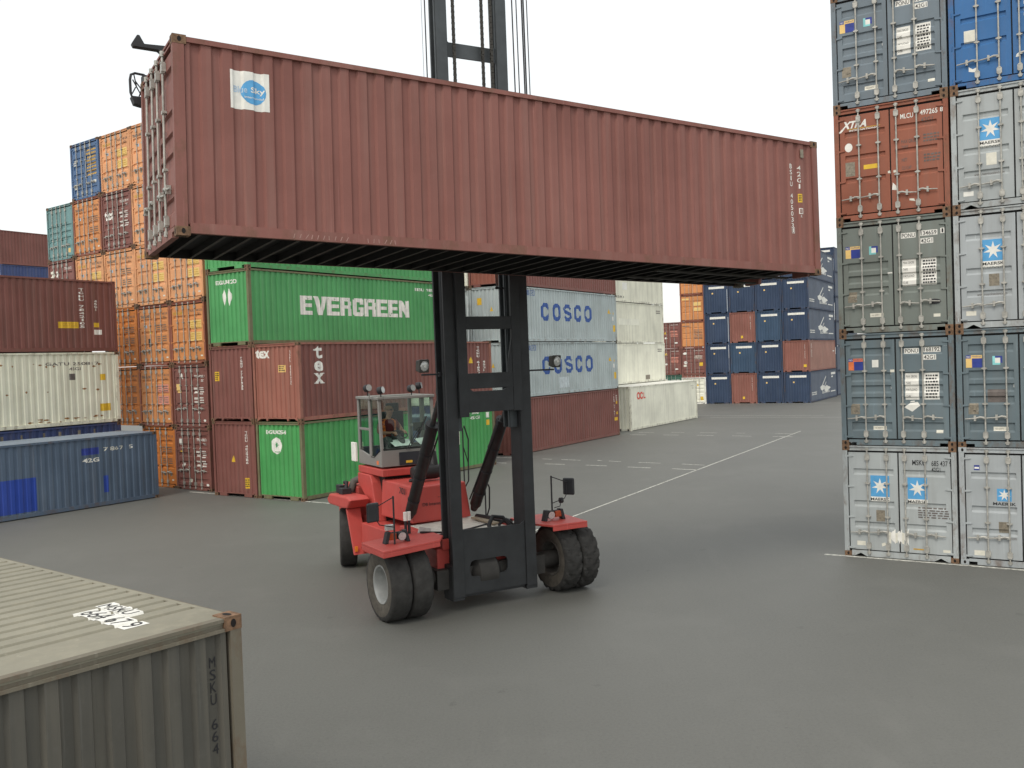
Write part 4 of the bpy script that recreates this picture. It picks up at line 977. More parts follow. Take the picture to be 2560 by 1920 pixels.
# cab base and cab
mb = MB(); mb.box(-.75, .75, 3.5, 5.05, 2.28, 2.44); mb.build('cab_base', redp, T, bevel=.015)
def cab():
    x0, x1, y0, y1 = -.70, .70, 3.66, 5.12; zb, zs, zt = 2.48, 2.88, 4.04
    mb = MB()
    # lower shell with dropped side window line
    mb.prism([(x0, zb), (x1, zb), (x1, zs - .02), (x0, zs - .02)], y0, y0 + .05, 'y')
    for x, t in ((x0, x0 + .05), (x1 - .05, x1)):
        mb.prism([(y0 + .05, zb), (y0 + .05, zs - .02), (y0 + .45, 2.70), (y0 + .65, 2.70), (y1 - .05, 2.82), (y1 - .05, zb)], x, t, 'x')
    mb.box(x0, x1, y1 - .05, y1, zb, zs); mb.box(x0 + .05, x1 - .05, y0 + .05, y1 - .05, zb, zb + .05)
    cabo = mb.build('cab', cabp, T, bevel=.012)
    mb = MB()
    for x in (x0, x1 - .07):
        mb.hexa([(x, y0, zs - .02), (x + .07, y0, zs - .02), (x, y0 + .07, zs - .02), (x + .07, y0 + .07, zs - .02), (x, y0 + .08, zt), (x + .07, y0 + .08, zt), (x, y0 + .15, zt), (x + .07, y0 + .15, zt)])
        mb.box(x, x + .07, y0 + .62, y0 + .74, 2.70, zt); mb.box(x, x + .07, y1 - .1, y1, 2.82, zt)
        mb.box(x + .005, x + .06, y0 + .74, y1 - .1, 3.30, 3.36)
    mb.build('pillar', cabp, cabo, bevel=.01)
    mb = MB()
    for a, b_, c_, d_ in ((x0 - .03, x0 + .12, y0 + .04, y1), (x1 - .12, x1 + .03, y0 + .04, y1), (x0 + .12, x1 - .12, y1 - .3, y1), (x0 + .12, x1 - .12, y0 + .04, y0 + .14)): mb.box(a, b_, c_, d_, zt, zt + .07)
    mb.build('roof', cabp, cabo, bevel=.015)
    mb = MB(); mb.box(x0 + .12, x1 - .12, y0 + .14, y1 - .3, zt + .02, zt + .028); mb.build('roof_window', glass, cabo)
    mb = MB(); mb.poly([(x0 + .07, y0 + .03, zs), (x1 - .07, y0 + .03, zs), (x1 - .07, y0 + .11, zt), (x0 + .07, y0 + .11, zt)]); mb.build('windscreen', glass, cabo)
    for x in (x0 + .03, x1 - .03):
        mb = MB(); mb.poly([(x, y0 + .07, zs - .02), (x, y0 + .45, 2.71), (x, y0 + .62, 2.71), (x, y0 + .62, zt), (x, y0 + .15, zt)]); mb.build('side_window', glass, cabo)
        mb = MB(); mb.poly([(x, y0 + .74, 2.72), (x, y1 - .1, 2.82), (x, y1 - .1, zt), (x, y0 + .74, zt)]); mb.build('door_window', glass, cabo)
    mb = MB(); mb.poly([(x0 + .1, y1 - .03, 3.3), (x1 - .1, y1 - .03, 3.3), (x1 - .1, y1 - .03, zt), (x0 + .1, y1 - .03, zt)]); mb.build('rear_window', glass, cabo)
    mb = MB()
    for z in (2.905, 2.885): pass
    mb.tube([(x0 + .05, y0 - .004, 2.895), (x1 - .05, y0 - .004, 2.895)], .012, 6); mb.tube([(x0 - .004, y0 + .06, 2.87), (x0 - .004, y0 + .45, 2.685), (x0 - .004, y0 + .62, 2.69)], .010, 6); mb.build('window_seal', seal, cabo)
    mb = MB(); mb.box(-.26, .36, y0 - .025, y0 - .002, 2.50, 2.80); mb.build('front_panel', plain('dark panel', (.03, .033, .04), .4, 0, .1), cabo)
    mb = MB(); mb.box(-.10, .06, y0 - .032, y0 - .024, 2.545, 2.60); mb.build('sticker', yellow, cabo)
    mb = MB(); mb.tube([(-.08, y0 - .03, 2.86), (.30, y0 + .01, 3.35)], .010, 6); mb.tube([(-.02, y0 - .03, 2.86), (.36, y0 + .01, 3.35)], .010, 6); mb.tube([(.22, y0 + .005, 3.1), (.5, y0 + .06, 3.6)], .016, 6); mb.build('wiper', black, cabo)
    mb = MB(); mb.box(x0 - .004, x0, y0 + .18, y0 + .30, 2.53, 2.62); mb.build('sticker', orangest, cabo)
    mb = MB(); mb.box(x0 + .04, x1 - .04, y0 + .05, y0 + .42, 2.50, 2.92); mb.build('dashboard', dash, cabo, bevel=.03)
    mb = MB()
    for dx, dy, a in ((-.22, .18, .3), (-.05, .22, -.15), (.45, .2, .2)):
        ca, sa = math.cos(a), math.sin(a); pts = [(-.17, -.12), (.17, -.12), (.17, .12), (-.17, .12)]
        mb.poly([(dx + u * ca - w * sa, y0 + dy + u * sa + w * ca, 2.94 + .012 * abs(dx) + .55 * (w + .12)) for u, w in pts])
    mb.build('papers', paper, cabo)
    mb = MB(); mb.box(-.27, .27, 4.52, 4.66, 3.0, 3.72); mb.box(-.16, .16, 4.54, 4.64, 3.72, 3.92); mb.box(-.28, .28, 4.12, 4.6, 2.86, 3.0); mb.box(-.2, .2, 4.2, 4.5, 2.5, 2.86); mb.build('seat', seatm, cabo, bevel=.03)
    mb = MB()
    cpt = Vector((-.08, 4.02, 3.19)); ring = []
    for i in range(25):
        a = 2 * math.pi * i / 24; ring.append(cpt + Vector((.19 * math.cos(a), .17 * math.sin(a), .08 * math.sin(a))))
    mb.tube(ring, .016, 6, 0, False); mb.tube([cpt, cpt + Vector((0, -.16, -.33))], .03, 6); mb.tube([ring[0], ring[12]], .012, 5); mb.build('steering_wheel', black, cabo, smooth=True)
    mb = MB(); mb.tube([(.42, 4.0, 2.9), (.42, 4.02, 3.42)], .02, 6); mb.box(.3, .56, 4.0, 4.06, 3.25, 3.45); mb.build('monitor', dash, cabo)
    mb = MB(); mb.box(-.78, -.72, 5.13, 5.42, 2.52, 2.98); mb.build('document_box', white, cabo, bevel=.01)
    for (x, y, z, rot) in ((-1.02, 3.95, 4.32, 12), (-.78, 3.75, 4.26, 38), (.06, 3.9, 4.27, 20), (.30, 4.0, 4.32, 52)):
        m2 = MB(); m2.lathe([(-.075, .0), (-.075, .055), (-.04, .085), (.05, .088), (.05, .0)], 14, 'y'); m2.tube([(0, 0, -.05), (0, .02, -.18)], .014, 6)
        o = m2.build('work_light', black, cabo, smooth=True); o.location = (x + .15, y, z); o.rotation_euler = (R(-12), 0, R(rot))
        m3 = MB(); m3.lathe([(-.0, .0), (-.0, .078)], 14, 'y', (0, .0525 - .13, 0)); m3.v = [(v[0], -.078, v[2]) for v in m3.v]
        e = m3.build('lens', lensm, o)
        o.rotation_euler = (R(-10), 0, R(rot))
    mb = MB(); mb.tube([(-.70, 3.9, 4.03), (-.84, 3.92, 4.08), (-.84, 3.92, 4.2)], .018, 6); mb.build('lamp_bracket', cabp, cabo)
    return cabo
cabo = cab()
# filter / pump lump in front of the cab
mb = MB(); mb.lathe([(-.38, 0), (-.36, .14), (-.2, .17), (.2, .17), (.36, .14), (.38, 0)], 20, 'x', (.02, 2.75, 2.40)); mb.tube([(.2, 2.75, 2.5), (.22, 2.85, 2.8), (.18, 3.1, 2.92)], [.1, .09, .05], 10); mb.tube([(-.28, 2.7, 2.25), (-.32, 2.9, 2.2)], .06, 8); mb.build('air_filter', plain('black plastic', (.018, .017, .017), .5), T, smooth=True)
# front fenders
def fender(s):
    mb = MB(); z = 1.50
    out = [(s * 2.56, .22), (s * 2.56, -.88), (s * 1.26, -.52), (s * 1.02, -.15), (s * 1.02, .62), (s * 1.5, .62)]
    if s > 0: out = [(2.14, .46), (2.02, -.66), (1.20, -.64), (.98, -.15), (.98, .72), (1.75, .74)]
    mb.prism(out, z - .045, z, 'z'); mb.prism([out[0], out[1], (out[1][0] - s * .02, out[1][1] + .02), (out[0][0] - s * .02, out[0][1])], z - .13, z - .045, 'z'); mb.prism([out[1], out[2], (out[2][0], out[2][1] + .025), (out[1][0], out[1][1] + .025)], z - .13, z - .045, 'z')
    mb.prism([(.30, z - .004), (.58, z - .02), (.74, 1.28), (.70, 1.26), (.55, z - .05), (.30, z - .05)], min(s * 1.05, s * 1.9), max(s * 1.05, s * 1.9), 'x')
    return mb.build('front_fender', redp, T, bevel=.012)
fender(-1); fender(1)
mb = MB(); mb.box(-1.02, 1.02, .15, 2.0, 1.24, 1.33); mb.box(-1.02, -.85, -.1, 2.0, 1.2, 1.40); mb.box(.85, 1.02, -.1, 2.0, 1.2, 1.40); mb.box(-1.0, 1.0, .12, .22, 1.24, 1.42); mb.build('deck', redp, T, bevel=.01)
mb = MB()
for i in range(34):
    y = .3 + i * .05; mb.hexa([(-.8, y, 1.355), (.84, y + .18, 1.355), (-.8, y + .022, 1.355), (.84, y + .202, 1.355), (-.8, y, 1.372), (.84, y + .18, 1.372), (-.8, y + .022, 1.372), (.84, y + .202, 1.372)])
for i in range(9): mb.box(-.78 + i * .2, -.76 + i * .2, .3, 2.05, 1.345, 1.354)
mb.build('grating', gratem, T)
# rear end
for s in (-1, 1):
    mb = MB(); a, b_ = sorted((s * .85, s * 1.36)); mb.prism([(4.05, 1.74), (4.28, 1.53), (4.6, 1.50), (5.55, 1.50), (5.7, 1.60), (5.5, 1.76), (4.3, 1.80)], a, b_, 'x'); mb.build('rear_fender', redp, T, bevel=.04)
    mb = MB(); a, b_ = sorted((s * .98, s * 1.32)); mb.hexa([(a, 4.0, .48), (b_, 4.0, .48), (a, 4.06, .48), (b_, 4.06, .48), (a, 4.42, 1.5), (b_, 4.42, 1.5), (a, 4.48, 1.5), (b_, 4.48, 1.5)]); mb.build('mud_flap', redp, T, bevel=.01)
    mb = MB(); mb.box(s * 1.27 - .035, s * 1.27 + .035, 3.985, 4.01, .56, .68); mb.build('reflector', plain('reflector orange', (.8, .25, .03), .3), T)
mb = MB(); mb.prism([(5.0, 1.2), (6.0, .85), (6.35, 1.1), (6.3, 1.75), (5.9, 1.95), (5.0, 1.95)], -.84, .84, 'x'); mb.build('counterweight', redp, T, bevel=.06)
mb = MB(); mb.box(-1.24, -1.0, 4.9, 5.15, 1.77, 1.92); mb.box(-1.2, -1.05, 5.2, 5.45, 1.77, 1.97); mb.tube([(-1.1, 5.0, 1.88), (-1.06, 5.05, 2.05), (-1.06, 5.2, 2.03)], .05, 8); mb.build('rear_lamp', black, T, bevel=.02)
mb = MB(); mb.tube([(-.95, 5.1, 1.8), (-.86, 5.1, 2.05), (-.7, 5.1, 2.1)], .09, 10); mb.build('hose', plain('dusty hose', (.10, .095, .085), .8), T, smooth=True)
# wheels
def tyre_mesh(lug):
    mb = MB(); r = .70
    pr = [(-.155, .36), (-.185, .40), (-.20, .50), (-.205, .60), (-.195, .665), (-.17, .692), (-.12, .70), (-.06, .702), (0, .703), (.06, .702), (.12, .70), (.17, .692), (.195, .665), (.205, .60), (.20, .50), (.185, .40), (.155, .36)]
    def rad(t, a, rr):
        if rr < .64: return 0
        ph = (a * 17 / (2 * math.pi) + abs(t) * 4.5 + (.5 if t > 0 else 0)) % 1
        return 0 if ph < .6 or abs(t) < .05 else -lug
    mb.lathe(pr, 176, 'x', rad=rad)
    k = len(pr) - 1
    for i in range(len(mb.f)):
        if i % k in (0, 1, 2, k - 1, k - 2, k - 3): mb.m[i] = 1
    return mb.mesh('tyre', [tyrem, wallm], True)
def rim_mesh(m, deep):
    mb = MB(); s = deep
    mb.lathe([(-.16, .372), (-.175, .365), (-.165, .335), (-.12, .315), (.0, .305), (s, .29), (s, .20), (s - .03, .17), (s - .06, .10), (s - .06, 0)], 40, 'x'); mb.lathe([(.16, .372), (.17, .35), (.12, .315), (.0, .306)], 40, 'x')
    for i in range(10):
        a = 2 * math.pi * i / 10; mb.tube([(s - .03, .235 * math.cos(a), .235 * math.sin(a)), (s + .01, .235 * math.cos(a), .235 * math.sin(a))], .017, 6)
    return mb.mesh('rim', m, True)
tl, tw = tyre_mesh(.032), tyre_mesh(.006)
rg, rd_ = rim_mesh(rimm, .09), rim_mesh(rimd, .05)
def wheel(x, y, me, rm, yaw=0, flip=False):
    w = empty('wheel', Matrix.Identity(4), None, None); w.parent = T; w.location = (x, y, .70); w.rotation_euler = (random.uniform(0, 6), 0, R(yaw))
    w.rotation_mode = 'ZYX'
    t = link('tyre', me, w); r = link('rim', rm, w)
    if flip: r.scale = (-1, 1, 1); t.scale = (-1, 1, 1)
    return w
wheel(-2.12, 0, tw, rg); wheel(-1.69, 0, tw, rd_); wheel(2.10, 0, tl, rg, 0, True); wheel(1.67, 0, tl, rd_)
wheel(-1.0, 5.25, tw, rd_, 19); wheel(1.0, 5.25, tw, rd_, 19, True)
# lamps and mirrors on the fenders
def lampset(x, y, s):
    o = MB(); z = 1.50
    o.prism([(-.26, 0), (-.20, .22), (-.13, .22), (-.19, 0)], -.05, .09, 'y'); o.prism([(.26, 0), (.20, .22), (.13, .22), (.19, 0)], -.05, .09, 'y'); o.box(-.2, .2, .0, .05, .06, .2)
    a = o.build('headlight_bracket', black, T, bevel=.008); a.location = (x, y, z)
    m = MB(); m.lathe([(-.03, .0), (-.03, .085), (.02, .09), (.06, .06), (.06, 0)], 18, 'y'); h = m.build('headlight', black, a, smooth=True); h.location = (-s * .09, -.03, .12); h.rotation_euler = (R(8), 0, 0)
    m = MB(); m.lathe([(0, .0), (0, .078)], 18, 'y', (0, -.034, 0)); m.build('lens', lensm, h)
    m = MB(); m.box(-.075, .075, -.045, .0, -.06, .07); h = m.build('indicator', amber, a, bevel=.012); h.location = (s * .09, 0, .12)
    return a
a = lampset(-2.02, -.22, -1); m = MB(); m.box(-.08, .08, -.05, .04, -.05, .06); o = m.build('small_lamp', lensm, a, bevel=.012); o.location = (-.13, .04, .29)
lampset(1.55, -.12, 1)
def mirror(px, py, s):
    m = MB(); m.tube([(px, py, 1.5), (px, py, 2.40)], .018, 8); m.tube([(px, py, 2.38), (px + s * .30, py - .03, 2.26), (px + s * .38, py - .03, 2.24)], .010, 6); m.tube([(px, py, 1.82), (px + s * .30, py - .03, 1.90), (px + s * .36, py - .03, 2.0), (px + s * .36, py - .03, 2.2)], .010, 6); o = m.build('mirror_post', black, T)
    m = MB(); m.box(-.13, .13, -.03, .03, -.18, .18); k = m.build('mirror', plain('mirror back', (.03, .032, .035), .35), o, bevel=.035); k.location = (px + s * .42, py - .02, 2.14); k.rotation_euler = (0, 0, R(-55 if s > 0 else 12))
    if s > 0:
        m = MB(); m.tube([(px + .06, py, 1.72), (px + .2, py, 1.74), (px + .22, py, 1.84)], .01, 6); m.lathe([(-.03, 0), (-.03, .06), (.03, .06), (.03, 0)], 12, 'x', (px + .23, py, 1.86)); m.build('round_mirror', black, o, smooth=True)
mirror(-2.12, -.36, -1); mirror(1.62, .05, 1)
for dx in (0, .075):
    m = MB(); m.tube([(-1.52 + dx, .5, 1.45), (-1.52 + dx, .5, 1.78)], .03, 8); o = m.build('receiver_post', black, T)
    m = MB(); m.tube([(0, 0, 0), (0, 0, .17)], .04, 12); q = m.build('receiver', white, o, smooth=True); q.location = (-1.52 + dx, .5, 1.76)
m = MB(); m.prism([(-1.32, 1.42), (-1.02, 1.42), (-1.02, 1.56), (-1.26, 1.62)], .4, .44, 'y'); m.build('guard_plate', plain('pale plate', (.5, .5, .47), .6), T)
# handrails and hoses
m = MB(); m.tube([(.98, 2.8, 1.9), (.98, 2.8, 3.30), (1.02, 2.8, 3.37), (1.10, 2.85, 3.2), (1.16, 2.88, 3.05), (1.13, 2.88, 2.08), (1.03, 2.85, 1.96)], .017, 8); m.tube([(.98, 2.8, 2.9), (1.14, 2.88, 2.5)], .012, 6); m.build('handrail', black, T, smooth=True)
m = MB(); m.tube([(.90, 1.65, 1.4), (.90, 1.65, 2.05), (.93, 1.65, 2.13), (.98, 1.66, 2.13), (1.02, 1.67, 2.05), (1.01, 1.68, 1.6), (.95, 1.7, 1.42)], .017, 8); m.build('handrail', black, T, smooth=True)
m = MB(); m.box(.86, .90, 2.8, 2.84, 2.95, 3.38); m.build('marker_lamp', white, T)
m = MB(); m.tube([(.72, 1.75, 1.44), (.80, 1.05, 1.46), (.9, .55, 1.46)], .055, 8); m.tube([(.2, .12, 1.34), (.18, .2, 1.52), (.32, .28, 1.66), (.55, .28, 1.62), (.68, .2, 1.44)], .045, 10); m.tube([(.4, .1, 1.34), (.42, .2, 1.5), (.62, .26, 1.58), (.8, .2, 1.42)], .03, 8); m.tube([(-.8, .5, 1.39), (0, .7, 1.39), (.8, 1.1, 1.39)], .02, 6); m.tube([(-1.3, .3, 1.53), (-.6, .32, 1.44), (.1, .2, 1.42)], .022, 6); m.build('hose', cylp, T, smooth=True)
m = MB(); m.box(.58, .72, .75, 1.75, 1.40, 1.44); m.build('cover_strip', plain('tan strip', (.30, .25, .18), .7), T)

# ---- mast: outer uprights, inner mast, carriage
TILT = Matrix.Translation((-.02, -.20, .3)) @ Matrix.Rotation(R(-.2), 4, 'X')
mast = empty('mast', Matrix.Identity(4), None, None); mast.parent = T; mast.matrix_local = TILT
def ibeam(mb, xa, xb, ya, yb, z0, z1, web, fl):
    mb.box(xa, xb, ya, ya + fl, z0, z1); mb.box(xa, xb, yb - fl, yb, z0, z1)
    w0, w1 = web; mb.box(w0, w1, ya + fl, yb - fl, z0, z1)
for s in (-1, 1):
    mb = MB(); xa, xb = sorted((s * .70, s * .94)); ibeam(mb, xa, xb, -.22, .24, .0, 7.0, sorted((s * .70, s * .76)), .06)
    mb.box(min(s * .80, s * .86), max(s * .80, s * .86), .02, .12, .6, 7.0)
    mb.box(xa - .01 if s < 0 else xa, xb if s < 0 else xb + .01, -.20, .2, -.06, .62)
    mb.build('outer_upright', mastp, mast, bevel=.008)
mb = MB()
mb.prism([(-.70, .04), (.70, .04), (.70, 1.32), (.60, 1.26), (-.70, 1.30)], -.19, -.15, 'y')
pl = mb.build('front_plate', mastp, mast)
hb = MB(); hb.box(-.56, .28, -.3, .0, .36, .68); hc = hb.build('cutter', mastp, mast, bevel=.09)
bpy.context.view_layer.update()
bo = pl.modifiers.new('cut', 'BOOLEAN'); bo.object = hc; bo.operation = 'DIFFERENCE'; bo.solver = 'EXACT'
bpy.context.view_layer.update()
me = bpy.data.meshes.new_from_object(pl.evaluated_get(bpy.context.evaluated_depsgraph_get())); pl.modifiers.clear(); pl.data = me; bpy.data.objects.remove(hc)
mb = MB(); mb.box(-.69, .69, -.14, .1, -.02, .04); mb.build('cross_tie', mastp, mast, bevel=.006)
# inner mast (runs on above the lifted box)
for s in (-1, 1):
    mb = MB(); xa, xb = sorted((s * .53, s * .80)); ibeam(mb, xa, xb, -.02, .22, 3.2, 14.5, sorted((s * .60, s * .66)), .045); mb.box(xa + .02, xb - .02, -.045, -.02, 3.2, 14.5)
    mb.build('inner_upright', plain('mast grey steel', (.065, .075, .080), .5, .15, .25, 2.2), mast, bevel=.006)
for z in (10.45, 12.1, 13.8):
    mb = MB(); mb.prism([(-.55, z), (-.50, z + .03), (.50, z + .03), (.55, z), (.55, z + .36), (.50, z + .31), (-.50, z + .31), (-.55, z + .36)], .0, .04, 'y')
    mb.build('inner_crossbar', plain('mast grey steel', (.07, .08, .085), .5), mast, bevel=.006)
# carriage: the ladder shaped frame hanging below the box
mb = MB()
for s in (-1, 1):
    xa, xb = sorted((s * .50, s * .70)); mb.box(xa, xb, -.30, -.235, 3.48 if s < 0 else 3.55, 8.6)
mb.box(-.50, .50, -.295, -.24, 5.17, 5.42); mb.box(-.50, .50, -.295, -.24, 4.02, 4.32)
mb.prism([(-.50, 3.56), (.50, 3.56), (.50, 5.0), (.42, 4.6), (.36, 4.02), (.28, 3.97), (-.40, 3.97), (-.46, 4.02), (-.5, 4.1)], -.29, -.245, 'y')
mb.build('carriage', mastp, mast, bevel=.006)
for x in (-.42, .21, .41):
    mb = MB()
    z = 8.5
    for i in range(106):
        zz_ = z + i * .055; w = .032 if i % 2 else .024; mb.box(x - w, x + w, -.075 - (.016 if i % 2 else .024), -.075 + (.016 if i % 2 else .024), zz_, zz_ + .05)
    mb.build('lift_chain', chainm, mast)
for x0, r in ((-1.05, .004), (-.98, .012), (.95, .014), (1.05, .012), (1.18, .016), (1.22, .016), (1.30, .011)):
    m = MB(); m.tube([(x0 + .03 * (x0 > 0), 0, 8.8), (x0 + .02 * (x0 > 0), 0, 10), (x0, .0, 14.4)], r, 6); m.build('hydraulic_hose', cylp, mast, smooth=True)
m = MB(); m.box(-1.32, 1.36, .0, .08, 14.3, 14.4); m.build('hose_bar', mastp, mast)
m = MB(); m.tube([(.36, .0, 6.0), (.36, 0, 6.35)], .012, 6); m.tube([(.39, .0, 6.0), (.39, 0, 6.7)], .012, 6); m.tube([(.34, 0, 6.0), (.52, 0, 6.0)], .022, 6); m.build('hose_guide', cylp, mast)
def worklight(x, s):
    m = MB(); m.box(min(s * .9, x), max(s * .9, x), .0, .035, 4.31, 4.345); m.box(s * .95 - .03, s * .95 + .03, -.02, .05, 4.28, 4.37); o = m.build('lamp_arm', black, mast, bevel=.005)
    m = MB(); m.hexa([(-.12, -.08, -.13), (.12, -.08, -.13), (-.08, .1, -.1), (.08, .1, -.1), (-.12, -.08, .13), (.12, -.08, .13), (-.08, .1, .1), (.08, .1, .1)]); h = m.build('work_light', plain('lamp housing', (.05, .047, .04), .5), o, bevel=.02); h.location = (x, -.02, 4.50); h.rotation_euler = (R(5), 0, R(14))
    m = MB(); m.lathe([(-.01, .0), (-.01, .075), (-.0, .095), (.01, .1)], 20, 'y', (0, -.09, 0)); m.build('lens', lensm, h, smooth=True)
    m = MB(); m.lathe([(0, .03), (-.012, .0)], 10, 'y', (0, -.103, 0)); m.build('bulb', white, h)
worklight(-1.34, -1); worklight(1.66, 1)
# tilt cylinders
for s in (-1, 1):
    a, b_ = Vector((s * .78, 2.0, 1.55)), Vector((s * .81, .58, 3.62)); e = Vector((s * .82, .12, 4.28)); d_ = (b_ - a).normalized()
    m = MB(); m.tube([a, a + d_ * .12, a + d_ * .16, b_ - d_ * .1, b_ - d_ * .09, b_], [.07, .10, .125, .125, .145, .145], 16); o = m.build('tilt_cylinder', cylp, T, smooth=True)
    m = MB(); m.tube([b_, e], .055, 12); m.tube([e + Vector((-.08, 0, 0)), e + Vector((.08, 0, 0))], .09, 10); m.build('piston_rod', plain('rod steel', (.08, .08, .08), .3, .6), o, smooth=True)
    m = MB(); m.tube([a + Vector((-s * .12, -.06, .25)), b_ + Vector((-s * .15, -.05, -.1)), b_ + Vector((-s * .10, .02, .02))], .018, 6)
    for k in (.2, .45, .7): p = a.lerp(b_, k); m.tube([p - d_ * .015, p + d_ * .015], .135, 14)
    m.build('hydraulic_pipe', black, o)
# spreader that grips the box along its far top edge
sp = MB()
sp_o = empty('spreader', Matrix.Identity(4), None, None); sp_o.parent = T; sp_o.matrix_local = MT.inverted() @ MH
sp.box(1.2, 11.4, 2.36, 2.62, 1.75, 2.35); sp.box(4.9, 7.6, 2.34, 2.70, 1.2, 2.9)
sp.box(.1, 1.3, 2.36, 2.56, 1.9, 2.2); sp.box(11.3, 12.4, 2.36, 2.56, 1.9, 2.2)
for x in (.16, 12.2): sp.box(x, x + .16, 2.36, 2.54, 1.9, 2.74)
sp.build('spreader_beam', mastp, sp_o, bevel=.01)
sp = MB(); sp.prism([(.49, 3.40), (.10, 3.375), (.03, 3.50), (-.005, 3.50), (-.085, 3.36), (-.06, 3.31), (.30, 3.31), (.35, 3.27), (.35, 2.6), (.49, 2.6)], 2.42, 2.54, 'y'); sp.build('corner_guide', mastp, sp_o, bevel=.008)
sp = MB()
sp.tube([(.10, 2.48, 2.90), (-.04, 2.48, 2.91), (-.10, 2.48, 2.88), (-.115, 2.48, 2.80), (-.11, 2.48, 2.6), (-.09, 2.48, 2.53), (.08, 2.48, 2.51), (.11, 2.48, 2.6), (.10, 2.48, 2.9)], .02, 8)
sp.prism([(-.11, 2.53), (.14, 2.53), (.16, 2.44), (.04, 2.40), (-.07, 2.42)], 2.40, 2.56, 'y'); sp.box(.06, .30, 2.40, 2.56, 2.5, 2.88)
for p, q in (((-.08, 2.8), (.06, 2.56)), ((-.04, 2.78), (.08, 2.64)), ((-.09, 2.58), (-.03, 2.70)), ((-.06, 2.88), (-.02, 2.72)), ((.0, 2.52), (.07, 2.72))): sp.tube([(p[0], 2.46, p[1]), (q[0], 2.5, q[1])], .010, 5)
sp.build('lamp_cage', black, sp_o)

